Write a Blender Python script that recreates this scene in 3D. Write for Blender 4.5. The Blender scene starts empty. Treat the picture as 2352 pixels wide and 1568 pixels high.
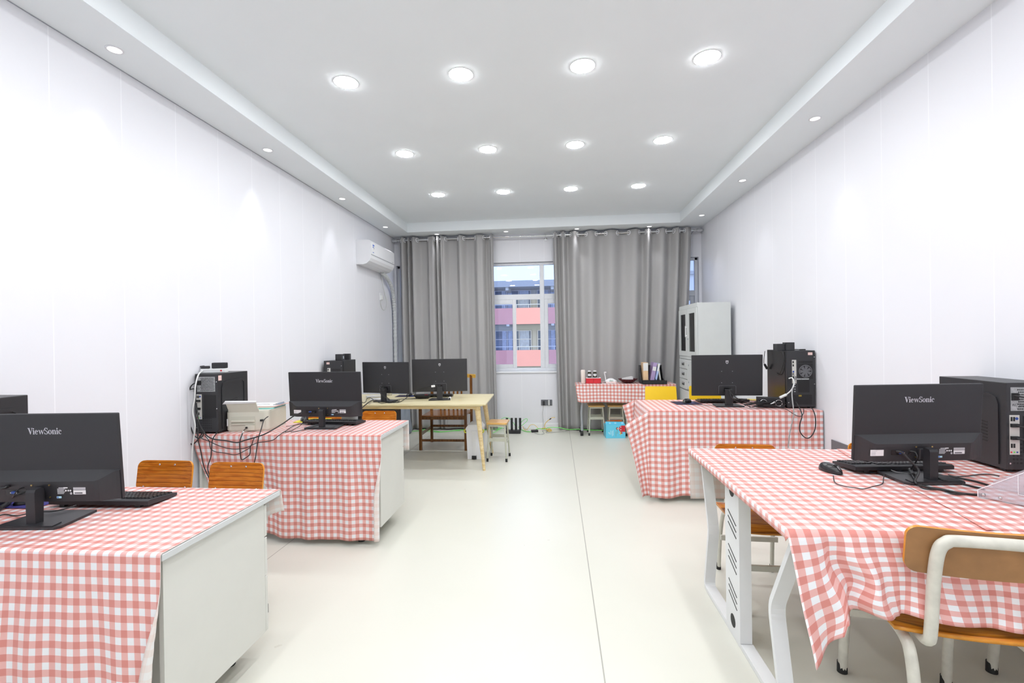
import bpy, bmesh, math, random
from mathutils import Vector, Matrix, Euler
random.seed(7)
C = bpy.context.scene.collection
PI = math.pi
R = math.radians

# ------------------------------------------------------------------ camera
F_PX, YAW, PITCH, ROLL, CAM_H = 1072.92, R(-5.43905), R(-0.23346), R(-0.82431), 1.5
def cam_axes():
    f = Vector((math.sin(YAW)*math.cos(PITCH), math.cos(YAW)*math.cos(PITCH), math.sin(PITCH)))
    r = Vector((math.cos(YAW), -math.sin(YAW), 0)); u = r.cross(f)
    return (r*math.cos(ROLL)+u*math.sin(ROLL), u*math.cos(ROLL)-r*math.sin(ROLL), f)
AX = cam_axes()
cd = bpy.data.cameras.new('camera'); cam = bpy.data.objects.new('camera', cd); C.objects.link(cam)
cam.matrix_world = Matrix(((AX[0].x, AX[1].x, -AX[2].x, 0), (AX[0].y, AX[1].y, -AX[2].y, 0),
                           (AX[0].z, AX[1].z, -AX[2].z, CAM_H), (0, 0, 0, 1)))
cd.sensor_width = 36; cd.lens = F_PX/2352*36; cd.clip_start = 0.05; cd.clip_end = 300
bpy.context.scene.camera = cam
def at(x, y, X=None, Y=None, Z=None):
    """survey helper: where the line of sight through a photo point meets a plane of the room"""
    d = AX[0]*((x-1176)/F_PX) + AX[1]*(-(y-784)/F_PX) + AX[2]
    o = Vector((0, 0, CAM_H))
    if X is not None: t = X/d.x
    elif Y is not None: t = Y/d.y
    else: t = (Z-CAM_H)/d.z
    return o + d*t

# ------------------------------------------------------------------ materials
def nmat(name):
    m = bpy.data.materials.new(name); m.use_nodes = True
    nt = m.node_tree; b = nt.nodes['Principled BSDF']
    return m, nt, b
def srgb(r, g, b):
    f = lambda c: (c/255/12.92) if c/255 <= 0.04045 else ((c/255+0.055)/1.055)**2.4
    return (f(r), f(g), f(b), 1)
def mat(name, col, rough=0.5, metal=0.0, spec=0.5, bump=0, bscale=200, var=0, vscale=8, coat=0):
    m, nt, b = nmat(name)
    b.inputs['Base Color'].default_value = col; b.inputs['Roughness'].default_value = rough
    b.inputs['Metallic'].default_value = metal; b.inputs['Specular IOR Level'].default_value = spec
    if coat: b.inputs['Coat Weight'].default_value = coat
    if bump or var:
        tc = nt.nodes.new('ShaderNodeTexCoord')
    if var:
        n = nt.nodes.new('ShaderNodeTexNoise'); n.inputs['Scale'].default_value = vscale; n.inputs['Detail'].default_value = 4
        nt.links.new(tc.outputs['Object'], n.inputs['Vector'])
        r = nt.nodes.new('ShaderNodeValToRGB'); e = r.color_ramp.elements
        e[0].position = .3; e[1].position = .7
        e[0].color = tuple(c*(1-var) for c in col[:3])+(1,); e[1].color = tuple(min(1, c*(1+var)) for c in col[:3])+(1,)
        nt.links.new(n.outputs['Fac'], r.inputs['Fac']); nt.links.new(r.outputs['Color'], b.inputs['Base Color'])
    if bump:
        n = nt.nodes.new('ShaderNodeTexNoise'); n.inputs['Scale'].default_value = bscale
        nt.links.new(tc.outputs['Object'], n.inputs['Vector'])
        bp = nt.nodes.new('ShaderNodeBump'); bp.inputs['Strength'].default_value = bump; bp.inputs['Distance'].default_value = .002
        nt.links.new(n.outputs['Fac'], bp.inputs['Height']); nt.links.new(bp.outputs['Normal'], b.inputs['Normal'])
    return m
def math_node(nt, op, a, b=None, c=None):
    n = nt.nodes.new('ShaderNodeMath'); n.operation = op
    for i, v in enumerate((a, b, c)):
        if v is None: continue
        if isinstance(v, (int, float)): n.inputs[i].default_value = v
        else: nt.links.new(v, n.inputs[i])
    return n.outputs[0]
def mixcol(nt, fac, a, b):
    n = nt.nodes.new('ShaderNodeMix'); n.data_type = 'RGBA'
    for s, v in ((n.inputs[0], fac), (n.inputs[6], a), (n.inputs[7], b)):
        if isinstance(v, (int, float, tuple)): s.default_value = v
        else: nt.links.new(v, s)
    return n.outputs[2]
def gingham(name, white, mid, dark, rough=.42, spec=.5):
    m, nt, b = nmat(name)
    uv = nt.nodes.new('ShaderNodeUVMap'); uv.uv_map = 'UVMap'
    sp = nt.nodes.new('ShaderNodeSeparateXYZ'); nt.links.new(uv.outputs[0], sp.inputs[0])
    s = []
    for ax in ('X', 'Y'):
        fr = math_node(nt, 'FRACT', sp.outputs[ax]); s.append(math_node(nt, 'LESS_THAN', fr, .5))
    one = math_node(nt, 'MAXIMUM', s[0], s[1]); two = math_node(nt, 'MULTIPLY', s[0], s[1])
    c = mixcol(nt, two, mixcol(nt, one, white, mid), dark)
    # woven thread: fine variation
    w = nt.nodes.new('ShaderNodeTexNoise'); w.inputs['Scale'].default_value = 60; nt.links.new(uv.outputs[0], w.inputs['Vector'])
    c = mixcol(nt, math_node(nt, 'MULTIPLY', w.outputs['Fac'], .08), c, (1, 1, 1, 1))
    nt.links.new(c, b.inputs['Base Color'])
    b.inputs['Roughness'].default_value = rough; b.inputs['Specular IOR Level'].default_value = spec
    return m
def wood(name, c1, c2, rough=.35, scale=3.0, stretch=(1, 14, 14), spec=.5, rings=0):
    m, nt, b = nmat(name)
    tc = nt.nodes.new('ShaderNodeTexCoord'); mp = nt.nodes.new('ShaderNodeMapping'); mp.inputs['Scale'].default_value = stretch
    nt.links.new(tc.outputs['Object'], mp.inputs['Vector'])
    n = nt.nodes.new('ShaderNodeTexNoise'); n.inputs['Scale'].default_value = scale; n.inputs['Detail'].default_value = 5; n.inputs['Distortion'].default_value = .6
    nt.links.new(mp.outputs[0], n.inputs['Vector'])
    r = nt.nodes.new('ShaderNodeValToRGB'); r.color_ramp.elements[0].position = .32; r.color_ramp.elements[1].position = .62
    r.color_ramp.elements[0].color = c1; r.color_ramp.elements[1].color = c2
    nt.links.new(n.outputs['Fac'], r.inputs['Fac']); col = r.outputs['Color']
    if rings:
        w = nt.nodes.new('ShaderNodeTexWave'); w.wave_type = 'RINGS'; w.inputs['Scale'].default_value = rings; w.inputs['Distortion'].default_value = 3
        w.inputs['Detail'].default_value = 2
        nt.links.new(mp.outputs[0], w.inputs['Vector'])
        rr = nt.nodes.new('ShaderNodeValToRGB'); rr.color_ramp.elements[0].position = .0; rr.color_ramp.elements[1].position = .12
        rr.color_ramp.elements[0].color = (.45, .4, .35, 1); rr.color_ramp.elements[1].color = (1, 1, 1, 1)
        nt.links.new(w.outputs['Fac'], rr.inputs['Fac'])
        mx = nt.nodes.new('ShaderNodeMix'); mx.data_type = 'RGBA'; mx.blend_type = 'MULTIPLY'; mx.inputs[0].default_value = 1
        nt.links.new(col, mx.inputs[6]); nt.links.new(rr.outputs['Color'], mx.inputs[7]); col = mx.outputs[2]
    nt.links.new(col, b.inputs['Base Color'])
    b.inputs['Roughness'].default_value = rough; b.inputs['Specular IOR Level'].default_value = spec
    return m
def emis(name, col, st):
    m = bpy.data.materials.new(name); m.use_nodes = True; nt = m.node_tree; nt.nodes.clear()
    e = nt.nodes.new('ShaderNodeEmission'); e.inputs[0].default_value = col; e.inputs[1].default_value = st
    o = nt.nodes.new('ShaderNodeOutputMaterial'); nt.links.new(e.outputs[0], o.inputs[0]); return m
def glass(name, tint, gloss=.08, rough=0.0, diffuse=0.0, dcol=(.9, .9, .9, 1)):
    m = bpy.data.materials.new(name); m.use_nodes = True; nt = m.node_tree; nt.nodes.clear()
    t = nt.nodes.new('ShaderNodeBsdfTransparent'); t.inputs[0].default_value = tint
    g = nt.nodes.new('ShaderNodeBsdfGlossy'); g.inputs['Roughness'].default_value = rough
    fr = nt.nodes.new('ShaderNodeFresnel'); fr.inputs[0].default_value = 1.5
    fac = math_node(nt, 'MAXIMUM', fr.outputs[0], gloss)
    mx = nt.nodes.new('ShaderNodeMixShader'); nt.links.new(fac, mx.inputs[0]); nt.links.new(t.outputs[0], mx.inputs[1]); nt.links.new(g.outputs[0], mx.inputs[2])
    out = mx.outputs[0]
    if diffuse:
        d = nt.nodes.new('ShaderNodeBsdfDiffuse'); d.inputs[0].default_value = dcol
        m2 = nt.nodes.new('ShaderNodeMixShader'); m2.inputs[0].default_value = diffuse
        nt.links.new(out, m2.inputs[1]); nt.links.new(d.outputs[0], m2.inputs[2]); out = m2.outputs[0]
    o = nt.nodes.new('ShaderNodeOutputMaterial'); nt.links.new(out, o.inputs[0]); return m

# room surfaces
def wall_mat(name, axis, pitch, off, col):
    m, nt, b = nmat(name)
    tc = nt.nodes.new('ShaderNodeTexCoord'); sp = nt.nodes.new('ShaderNodeSeparateXYZ'); nt.links.new(tc.outputs['Object'], sp.inputs[0])
    v = math_node(nt, 'FRACT', math_node(nt, 'DIVIDE', math_node(nt, 'SUBTRACT', sp.outputs[axis], off), pitch))
    d = math_node(nt, 'LESS_THAN', v, .0045/pitch)
    n = nt.nodes.new('ShaderNodeTexNoise'); n.inputs['Scale'].default_value = 3
    nt.links.new(tc.outputs['Object'], n.inputs['Vector'])
    base = mixcol(nt, n.outputs['Fac'], tuple(c*.985 for c in col[:3])+(1,), col)
    nt.links.new(mixcol(nt, d, base, tuple(min(.96, c*1.12) for c in col[:3])+(1,)), b.inputs['Base Color'])
    b.inputs['Roughness'].default_value = .45; b.inputs['Specular IOR Level'].default_value = .3
    return m
WALLC = (.815, .82, .865, 1)
M_WALLX = wall_mat('white cladding boards side', 'Y', .431, 2.327, WALLC)
M_WALLY = wall_mat('white cladding boards end', 'X', .405, -.19, WALLC)
M_CEIL = mat('ceiling paint', (.895, .94, .965, 1), .85, spec=.15, var=.01, vscale=2)
def floor_mat():
    m, nt, b = nmat('cream vinyl sheet floor')
    tc = nt.nodes.new('ShaderNodeTexCoord'); sp = nt.nodes.new('ShaderNodeSeparateXYZ'); nt.links.new(tc.outputs['Object'], sp.inputs[0])
    n = nt.nodes.new('ShaderNodeTexNoise'); n.inputs['Scale'].default_value = 1.7; n.inputs['Detail'].default_value = 6
    nt.links.new(tc.outputs['Object'], n.inputs['Vector'])
    c = mixcol(nt, n.outputs['Fac'], (.655, .65, .575, 1), (.705, .70, .63, 1))
    n2 = nt.nodes.new('ShaderNodeTexNoise'); n2.inputs['Scale'].default_value = 9; n2.inputs['Detail'].default_value = 8
    nt.links.new(tc.outputs['Object'], n2.inputs['Vector'])
    spk = math_node(nt, 'GREATER_THAN', n2.outputs['Fac'], .735)
    c = mixcol(nt, math_node(nt, 'MULTIPLY', spk, .25), c, (.4, .36, .28, 1))
    ln = None
    for x in (.19, -2.02, 2.35):
        d = math_node(nt, 'LESS_THAN', math_node(nt, 'ABSOLUTE', math_node(nt, 'SUBTRACT', sp.outputs['X'], x)), .0032)
        ln = d if ln is None else math_node(nt, 'MAXIMUM', ln, d)
    c = mixcol(nt, math_node(nt, 'MULTIPLY', ln, .6), c, (.16, .15, .12, 1))
    nt.links.new(c, b.inputs['Base Color'])
    b.inputs['Roughness'].default_value = .33; b.inputs['Specular IOR Level'].default_value = .45
    return m
M_FLOOR = floor_mat()
M_TRIM = mat('white moulding', (.86, .87, .90, 1), .45, var=.01)
M_ALU = mat('white aluminium frame', (.74, .76, .80, 1), .35, var=.02, vscale=20)
M_ALUD = mat('grey aluminium edge', (.34, .36, .40, 1), .4, var=.05)
M_GLASS = glass('blue tinted window glass', (.74, .80, .98, 1), .05)
M_CLEAR = glass('clear cabinet glass', (.84, .89, .86, 1), .24)
M_CLOTH = gingham('red gingham cloth', (.86, .865, .885, 1), (.75, .40, .37, 1), (.60, .195, .16, 1))
M_LINING = gingham('cloth lining', (.84, .82, .80, 1), (.82, .74, .70, 1), (.80, .68, .63, 1), rough=.7, spec=.2)
M_DESK = mat('warm grey painted steel', (.65, .65, .605, 1), .42, var=.02, vscale=5)
M_DESKTOP = mat('grey laminate edge', (.60, .62, .62, 1), .4, var=.02)
M_WHITE = mat('white powder coat', (.80, .81, .82, 1), .4, var=.015)
M_BLK = mat('matte black plastic', (.017, .017, .020, 1), .5, bump=.15, bscale=900)
M_BLK2 = mat('dark charcoal plastic', (.022, .022, .025, 1), .42, bump=.1, bscale=900)
M_BLKG = mat('glossy black plastic', (.012, .012, .013, 1), .22)
M_KEY = mat('black key caps', (.02, .02, .022, 1), .3)
M_CASE = mat('black steel case', (.022, .022, .025, 1), .4, bump=.05, bscale=600)
M_CASEV = mat('dark vent mesh', (.008, .008, .009, 1), .6, var=.3, vscale=400)
M_STEEL = mat('galvanised steel', (.42, .43, .43, 1), .42, metal=.75, var=.2, vscale=60)
M_CHROME = mat('brushed chrome', (.70, .71, .72, 1), .18, metal=1, var=.03)
M_BRASS = mat('brass screw', (.75, .55, .22, 1), .3, metal=1, var=.05)
M_IO = mat('beige connector plate', (.62, .61, .57, 1), .4, var=.03)
M_CREAM = mat('cream painted tube', (.64, .63, .56, 1), .38, var=.05, vscale=14)
M_OLIVE = mat('pale green grey tube', (.52, .53, .44, 1), .4, var=.05, vscale=14)
M_WORN = mat('worn cream tube', (.66, .64, .56, 1), .38, var=.10, vscale=22)
M_PLY = wood('orange varnished plywood', srgb(176, 96, 22), srgb(206, 128, 36), .22, 3.2, (2, 26, 26), rings=.55)
M_PLYB = mat('brown hardboard back', srgb(150, 108, 66), .6, var=.22, vscale=9)
M_PLYE = mat('amber plywood edge', srgb(205, 135, 38), .25, var=.12, vscale=30)
M_STOOLW = wood('honey stool seat', srgb(196, 140, 62), srgb(222, 178, 106), .3, 4, (2, 16, 16))
M_TABW = wood('pale rubberwood', srgb(208, 180, 124), srgb(232, 212, 166), .38, 3.4, (1.5, 18, 18))
M_TABT = wood('pale table top lacquer', srgb(216, 202, 156), srgb(232, 221, 184), .32, 2.6, (1.2, 14, 14))
M_BROWN = wood('brown stained wood', srgb(84, 50, 18), srgb(122, 78, 34), .25, 4, (12, 12, 1.5))
M_SEATB = wood('glossy brown seat', srgb(116, 70, 34), srgb(150, 100, 58), .12, 4, (2, 14, 14))
M_CURT = mat('grey blackout curtain', (.40, .393, .392, 1), .62, bump=.25, bscale=700, spec=.35)
M_CABI = mat('light grey steel cabinet', (.67, .70, .69, 1), .4, var=.015)
M_CABD = mat('cabinet dark gap', (.10, .105, .10, 1), .6, var=.1)
M_CABIN = mat('cabinet interior', (.72, .74, .71, 1), .6, var=.05)
M_YEL = mat('yellow plastic', srgb(246, 208, 40), .35, var=.02)
M_YELP = mat('yellow paper', srgb(242, 232, 40), .5, var=.02)
M_TEAL = mat('teal plastic', srgb(84, 196, 196), .35, var=.02)
M_IVORY = mat('ivory plastic', (.66, .65, .55, 1), .4, var=.015)
M_PAPER = mat('white paper', (.86, .86, .87, 1), .6, var=.01)
M_PURPLE = mat('purple mouse pad fabric', srgb(62, 56, 130), .8, bump=.2, bscale=900)
M_NAVY = mat('navy mouse pad fabric', srgb(38, 34, 62), .8, bump=.2, bscale=900)
M_BLUE = mat('blue connector', srgb(40, 72, 150), .4, var=.05)
M_BLUEL = mat('blue print', srgb(70, 110, 200), .5, var=.03)
M_RED = mat('red paper box', srgb(206, 40, 52), .5, var=.04)
M_PINKL = mat('pale pink label', srgb(240, 205, 198), .5, var=.03)
M_INK = mat('grey print', (.12, .12, .13, 1), .6, var=.1)
M_INKL = mat('light grey print', (.50, .50, .53, 1), .5, var=.05)
M_LOGO = mat('silver grey lettering', srgb(196, 196, 204), .4, var=.02)
M_GREEN = mat('green cable jacket', srgb(110, 220, 96), .4, var=.05)
M_YELC = mat('yellow cable jacket', srgb(226, 190, 60), .4, var=.05)
M_CABLE = mat('black cable jacket', (.014, .014, .015, 1), .4, var=.1)
M_CABW = mat('white cable jacket', (.74, .75, .74, 1), .4, var=.03)
M_CABG = mat('grey cable jacket', (.34, .34, .34, 1), .4, var=.05)
M_RUB = mat('black rubber', (.012, .013, .013, 1), .6, var=.2)
M_SKIN = mat('printed skin tone', srgb(232, 170, 160), .5, var=.03)
M_CARD = mat('sky blue carton', srgb(104, 206, 236), .35, var=.03, vscale=4)
M_CARDW = mat('pale blue print', srgb(190, 232, 246), .4, var=.02)
M_ORNG = mat('orange carton flap', srgb(214, 110, 40), .5, var=.05)
M_MAROON = glass('maroon glass', (.42, .10, .13, 1), .10, .05, .45, (.16, .03, .04, 1))
M_PEACH = mat('peach folder', srgb(236, 200, 160), .4, var=.02)
M_LAV = mat('lavender folder', srgb(176, 156, 200), .4, var=.03)
M_LBLUE = mat('pale blue folder', srgb(176, 196, 240), .4, var=.03)
M_GREYF = mat('pale grey folder', srgb(198, 198, 192), .4, var=.03)
M_BOTTLE = mat('blush enamel', srgb(244, 232, 224), .3, var=.01)
M_JAR = glass('jar glass', (.55, .52, .40, 1), .08, .02, .5, (.06, .05, .03, 1))
M_HERB = mat('jar contents', srgb(78, 66, 40), .6, var=.4, vscale=120)
M_HERBG = mat('green jar contents', srgb(60, 96, 40), .6, var=.5, vscale=120)
M_ACRY = glass('frosted acrylic', (.93, .92, .95, 1), .06, .25, .26, (.85, .83, .87, 1))
M_ACRE = mat('painted acrylic glint', (.86, .86, .9, 1), .15, var=.01)
M_BAG = glass('cloudy plastic bag', (.70, .76, .84, 1), .12, .12, .42, (.55, .62, .72, 1))
M_GREYP = mat('slate grey socket plate', (.13, .135, .15, 1), .35, var=.05)
M_SILV = mat('silver grey tube', (.42, .44, .47, 1), .35, metal=.4, var=.03)
M_CORR = mat('grey corrugated hose', (.55, .57, .58, 1), .5, var=.04)
M_GLOW = emis('lit diffuser', (.97, .985, 1, 1), 330.0)
M_GLOWS = emis('lit spot lens', (1, 1, 1, 1), 8.0)

# ------------------------------------------------------------------ mesh builder
class MB:
    def __init__(s): s.v = []; s.f = []; s.m = []; s.sm = []; s.uv = {}
    def add(s, vs, fs, mi=0, smooth=False, M=None, uvs=None):
        b = len(s.v)
        for p in vs:
            p = Vector(p); s.v.append(M @ p if M is not None else p)
        for k, f in enumerate(fs):
            if uvs: s.uv[len(s.f)] = uvs[k]
            s.f.append([b+i for i in f]); s.m.append(mi); s.sm.append(smooth)
        return s
    def box(s, x0, x1, y0, y1, z0, z1, mi=0, M=None, bev=0, seg=2):
        vs = [(x, y, z) for x in (x0, x1) for y in (y0, y1) for z in (z0, z1)]
        fs = [(0, 1, 3, 2), (4, 6, 7, 5), (0, 4, 5, 1), (2, 3, 7, 6), (0, 2, 6, 4), (1, 5, 7, 3)]
        if not bev: return s.add(vs, fs, mi, False, M)
        bm = bmesh.new(); bv = [bm.verts.new(v) for v in vs]
        for f in fs: bm.faces.new([bv[i] for i in f])
        bmesh.ops.bevel(bm, geom=bm.edges[:], offset=bev, segments=seg, profile=.5, affect='EDGES')
        bm.verts.index_update()
        s.add([v.co.copy() for v in bm.verts], [[v.index for v in f.verts] for f in bm.faces], mi, False, M); bm.free(); return s
    def prism(s, poly, a, b, axis='y', mi=0, M=None, smooth=False):
        """poly: 2D outline; extruded from a to b along axis"""
        n = len(poly)
        def P(p, t):
            return {'y': (p[0], t, p[1]), 'z': (p[0], p[1], t), 'x': (t, p[0], p[1])}[axis]
        vs = [P(p, a) for p in poly]+[P(p, b) for p in poly]
        fs = [list(range(n))[::-1], list(range(n, 2*n))]
        s.add(vs, fs, mi, False, M)
        return s.add(vs, [(i, (i+1) % n, n+(i+1) % n, n+i) for i in range(n)], mi, smooth, M)
    def cyl(s, p0, p1, r0, r1=None, n=14, cap=True, mi=0, M=None):
        r1 = r0 if r1 is None else r1
        p0, p1 = Vector(p0), Vector(p1); d = (p1-p0).normalized()
        a = d.orthogonal().normalized(); b = d.cross(a)
        vs = []
        for p, r in ((p0, r0), (p1, r1)):
            for k in range(n): vs.append(p+(a*math.cos(2*PI*k/n)+b*math.sin(2*PI*k/n))*r)
        s.add(vs, [(k, (k+1) % n, n+(k+1) % n, n+k) for k in range(n)], mi, True, M)
        if cap: s.add(vs, [list(range(n))[::-1], list(range(n, 2*n))], mi, False, M)
        return s
    def tube(s, pts, r, n=8, mi=0, sub=6, M=None, cap=True, closed=False):
        P = smooth(pts, sub, closed) if sub > 1 else [Vector(p) for p in pts]
        N = len(P); t0 = (P[1]-P[0]).normalized(); a = t0.orthogonal().normalized(); vs = []
        for i in range(N):
            if closed: t = (P[(i+1) % N]-P[i-1]).normalized()
            else: t = (P[min(i+1, N-1)]-P[max(i-1, 0)]).normalized()
            a = (a-t*a.dot(t)).normalized(); b = t.cross(a)
            rr = r(i/(N-1)) if callable(r) else r
            for k in range(n): vs.append(P[i]+(a*math.cos(2*PI*k/n)+b*math.sin(2*PI*k/n))*rr)
        fs = [(i*n+k, i*n+(k+1) % n, ((i+1) % N)*n+(k+1) % n, ((i+1) % N)*n+k) for i in range(N if closed else N-1) for k in range(n)]
        s.add(vs, fs, mi, True, M)
        if cap and not closed: s.add(vs, [list(range(n))[::-1], list(range((N-1)*n, N*n))], mi, False, M)
        return s
    def bar(s, pts, w, h, side, mi=0, closed=False, M=None):
        """rectangular bar along pts; w measured along the fixed side vector"""
        P = [Vector(p) for p in pts]; N = len(P); sd = Vector(side).normalized(); vs = []
        for i in range(N):
            if closed: t1, t2 = (P[i]-P[i-1]).normalized(), (P[(i+1) % N]-P[i]).normalized()
            else:
                t1 = (P[i]-P[max(i-1, 0)]); t2 = (P[min(i+1, N-1)]-P[i])
                t1 = (t1 if t1.length else t2).normalized(); t2 = (t2 if t2.length else t1).normalized()
            t = (t1+t2).normalized(); up = sd.cross(t).normalized(); k = 1/max(.4, math.cos(t1.angle(t2, 0)/2))
            for a, b in ((-1, -1), (1, -1), (1, 1), (-1, 1)): vs.append(P[i]+sd*(a*w/2)+up*(b*h/2*k))
        fs = [(i*4+k, i*4+(k+1) % 4, ((i+1) % N)*4+(k+1) % 4, ((i+1) % N)*4+k) for i in range(N if closed else N-1) for k in range(4)]
        s.add(vs, fs, mi, False, M)
        if not closed: s.add(vs, [(3, 2, 1, 0), ((N-1)*4, (N-1)*4+1, (N-1)*4+2, (N-1)*4+3)], mi, False, M)
        return s
    def lathe(s, prof, c=(0, 0, 0), n=24, mi=0, M=None):
        c = Vector(c); vs = []
        for r, z in prof:
            for k in range(n): vs.append(c+Vector((r*math.cos(2*PI*k/n), r*math.sin(2*PI*k/n), z)))
        m = len(prof)
        s.add(vs, [(i*n+k, i*n+(k+1) % n, (i+1)*n+(k+1) % n, (i+1)*n+k) for i in range(m-1) for k in range(n)], mi, True, M)
        return s
    def ball(s, c, rad, nu=18, nv=10, mi=0, M=None, zmin=-1.0):
        c = Vector(c); vs = []; 
        for j in range(nv+1):
            ph = -PI/2+PI*j/nv
            for i in range(nu):
                th = 2*PI*i/nu; z = max(math.sin(ph), zmin)
                vs.append(c+Vector((rad[0]*math.cos(ph)*math.cos(th), rad[1]*math.cos(ph)*math.sin(th), rad[2]*z)))
        return s.add(vs, [(j*nu+i, j*nu+(i+1) % nu, (j+1)*nu+(i+1) % nu, (j+1)*nu+i) for j in range(nv) for i in range(nu)], mi, True, M)
    def torus(s, c, R0, r, axis=(0, 0, 1), n=20, k=8, mi=0):
        c = Vector(c); ax = Vector(axis).normalized(); a = ax.orthogonal().normalized(); b = ax.cross(a); vs = []
        for i in range(n):
            d = a*math.cos(2*PI*i/n)+b*math.sin(2*PI*i/n)
            for j in range(k): vs.append(c+d*(R0+r*math.cos(2*PI*j/k))+ax*(r*math.sin(2*PI*j/k)))
        return s.add(vs, [(i*k+j, i*k+(j+1) % k, ((i+1) % n)*k+(j+1) % k, ((i+1) % n)*k+j) for i in range(n) for j in range(k)], mi, True)
    def disc(s, c, r, axis=(0, 0, 1), n=24, mi=0, sy=1.0):
        c = Vector(c); ax = Vector(axis).normalized(); a = ax.orthogonal().normalized(); b = ax.cross(a)
        return s.add([c+(a*math.cos(2*PI*i/n)+b*math.sin(2*PI*i/n)*sy)*r for i in range(n)], [list(range(n))], mi)
    def grid(s, fn, nu, nv, mi=0, smooth=True, flip=False):
        vs = []; us = []
        for j in range(nv+1):
            for i in range(nu+1):
                p, uv = fn(i/nu, j/nv); vs.append(p); us.append(uv)
        fs = []; uvs = []
        for j in range(nv):
            for i in range(nu):
                q = [j*(nu+1)+i, j*(nu+1)+i+1, (j+1)*(nu+1)+i+1, (j+1)*(nu+1)+i]
                if flip: q = q[::-1]
                fs.append(q); uvs.append([us[k] for k in q])
        return s.add(vs, fs, mi, smooth, None, uvs)
    def build(s, name, mats, parent=None, loc=None, rz=0):
        me = bpy.data.meshes.new(name); me.from_pydata([tuple(v) for v in s.v], [], s.f)
        if not isinstance(mats, (list, tuple)): mats = [mats]
        for m in mats: me.materials.append(m)
        me.polygons.foreach_set('material_index', s.m); me.polygons.foreach_set('use_smooth', s.sm)
        if s.uv:
            ul = me.uv_layers.new(name='UVMap')
            for k, p in enumerate(me.polygons):
                u = s.uv.get(k)
                if u:
                    for li, c in zip(p.loop_indices, u): ul.data[li].uv = c
        me.update()
        o = bpy.data.objects.new(name, me); C.objects.link(o)
        if parent is not None: o.parent = parent
        if loc is not None: o.location = loc
        if rz: o.rotation_euler.z = rz
        return o
def smooth(pts, sub, closed=False):
    P = [Vector(p) for p in pts]; N = len(P); out = []
    if N < 3 and not closed: 
        return [P[0].lerp(P[-1], i/sub) for i in range(sub+1)]
    for i in range(N if closed else N-1):
        if closed: a, b, c, d = P[i-1], P[i], P[(i+1) % N], P[(i+2) % N]
        else: a, b, c, d = P[max(i-1, 0)], P[i], P[i+1], P[min(i+2, N-1)]
        for k in range(sub):
            t = k/sub
            out.append(.5*((2*b)+(c-a)*t+(2*a-5*b+4*c-d)*t*t+(3*b-a-3*c+d)*t*t*t))
    if not closed: out.append(P[-1])
    return out
def arc(cx, cy, r, a0, a1, n=6):
    return [(cx+r*math.cos(R(a0+(a1-a0)*i/n)), cy+r*math.sin(R(a0+(a1-a0)*i/n))) for i in range(n+1)]
def rrect(x0, x1, y0, y1, r, n=5):
    return arc(x1-r, y0+r, r, -90, 0, n)+arc(x1-r, y1-r, r, 0, 90, n)+arc(x0+r, y1-r, r, 90, 180, n)+arc(x0+r, y0+r, r, 180, 270, n)
def sstep(a, b, x):
    t = min(1, max(0, (x-a)/(b-a))); return t*t*(3-2*t)

# ------------------------------------------------------------------ objects
def tag(o, label, cat, group=None):
    o['label'] = label; o['category'] = cat
    if group: o['group'] = group
    return o
def thing(name, label, cat, loc=(0, 0, 0), rz=0, group=None):
    o = bpy.data.objects.new(name, None); C.objects.link(o); o.empty_display_size = .1
    o.location = loc; o.rotation_euler.z = rz
    return tag(o, label, cat, group)
def single(name, mb, mats, label, cat, loc=None, rz=0, group=None):
    return tag(mb.build(name, mats, None, loc, rz), label, cat, group)
def struct(name, mb, mats, parent=None):
    o = mb.build(name, mats, parent)
    if parent is None: o['kind'] = 'structure'
    return o
def copy_tree(o, parent=None):
    c = o.copy(); C.objects.link(c)
    if parent is not None: c.parent = parent
    for ch in o.children: copy_tree(ch, c)
    return c
# ------------------------------------------------------------------ room shell
XL, XR, YB, YF, ZC, ZR = -2.765, 2.357, 7.84, -1.6, 3.27, 3.42
RX0, RX1, RY0, RY1 = -2.393, 1.92, -1.2, 7.425
WZ0, WZ1, WX0, WX1 = .965, 2.80, -2.735, 2.315
struct('floor', MB().box(XL-.1, XR+.1, YF-.1, YB+.3, -.12, 0), M_FLOOR)
struct('wall_left', MB().box(XL-.12, XL, YF, YB+.3, 0, 3.5), M_WALLX)
struct('wall_right', MB().box(XR, XR+.12, YF, YB+.3, 0, 3.5), M_WALLX)
struct('wall_front', MB().box(XL, XR, YF-.12, YF, 0, 3.5), M_WALLY)
w = MB()
w.box(XL, XR, YB, YB+.22, 0, WZ0); w.box(XL, XR, YB, YB+.22, WZ1, 3.5)
w.box(XL, WX0, YB, YB+.22, WZ0, WZ1); w.box(WX1, XR, YB, YB+.22, WZ0, WZ1)
struct('wall_back', w, M_WALLY)
c = MB()
c.box(XL, RX0, YF, YB, ZC, 3.5); c.box(RX1, XR, YF, YB, ZC, 3.5)
c.box(RX0, RX1, RY1, YB, ZC, 3.5); c.box(RX0, RX1, YF, RY0, ZC, 3.5)
c.box(XL, XR, YF, YB, 3.5, 3.58)
c.box(RX0, RX1, RY0, RY1, ZR, 3.5)
struct('ceiling', c, M_CEIL)
struct('trim_1', MB().box(XL, XL+.003, YF, YB, ZC-.005, ZC-.0005), M_ALUD)      # shadow gap along the left wall head
b = MB().box(XL+.001, XR-.001, YB-.012, YB, 0, .085, bev=.003).box(XL+.001, XR-.001, YB-.006, YB, .085, .10)
struct('baseboard_back', b, M_TRIM)
struct('baseboard_left', MB().box(XL, XL+.012, YF, YB-.012, 0, .085, bev=.003), M_TRIM)
struct('baseboard_right', MB().box(XR-.012, XR, YF, YB-.012, 0, .085, bev=.003), M_TRIM)

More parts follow.
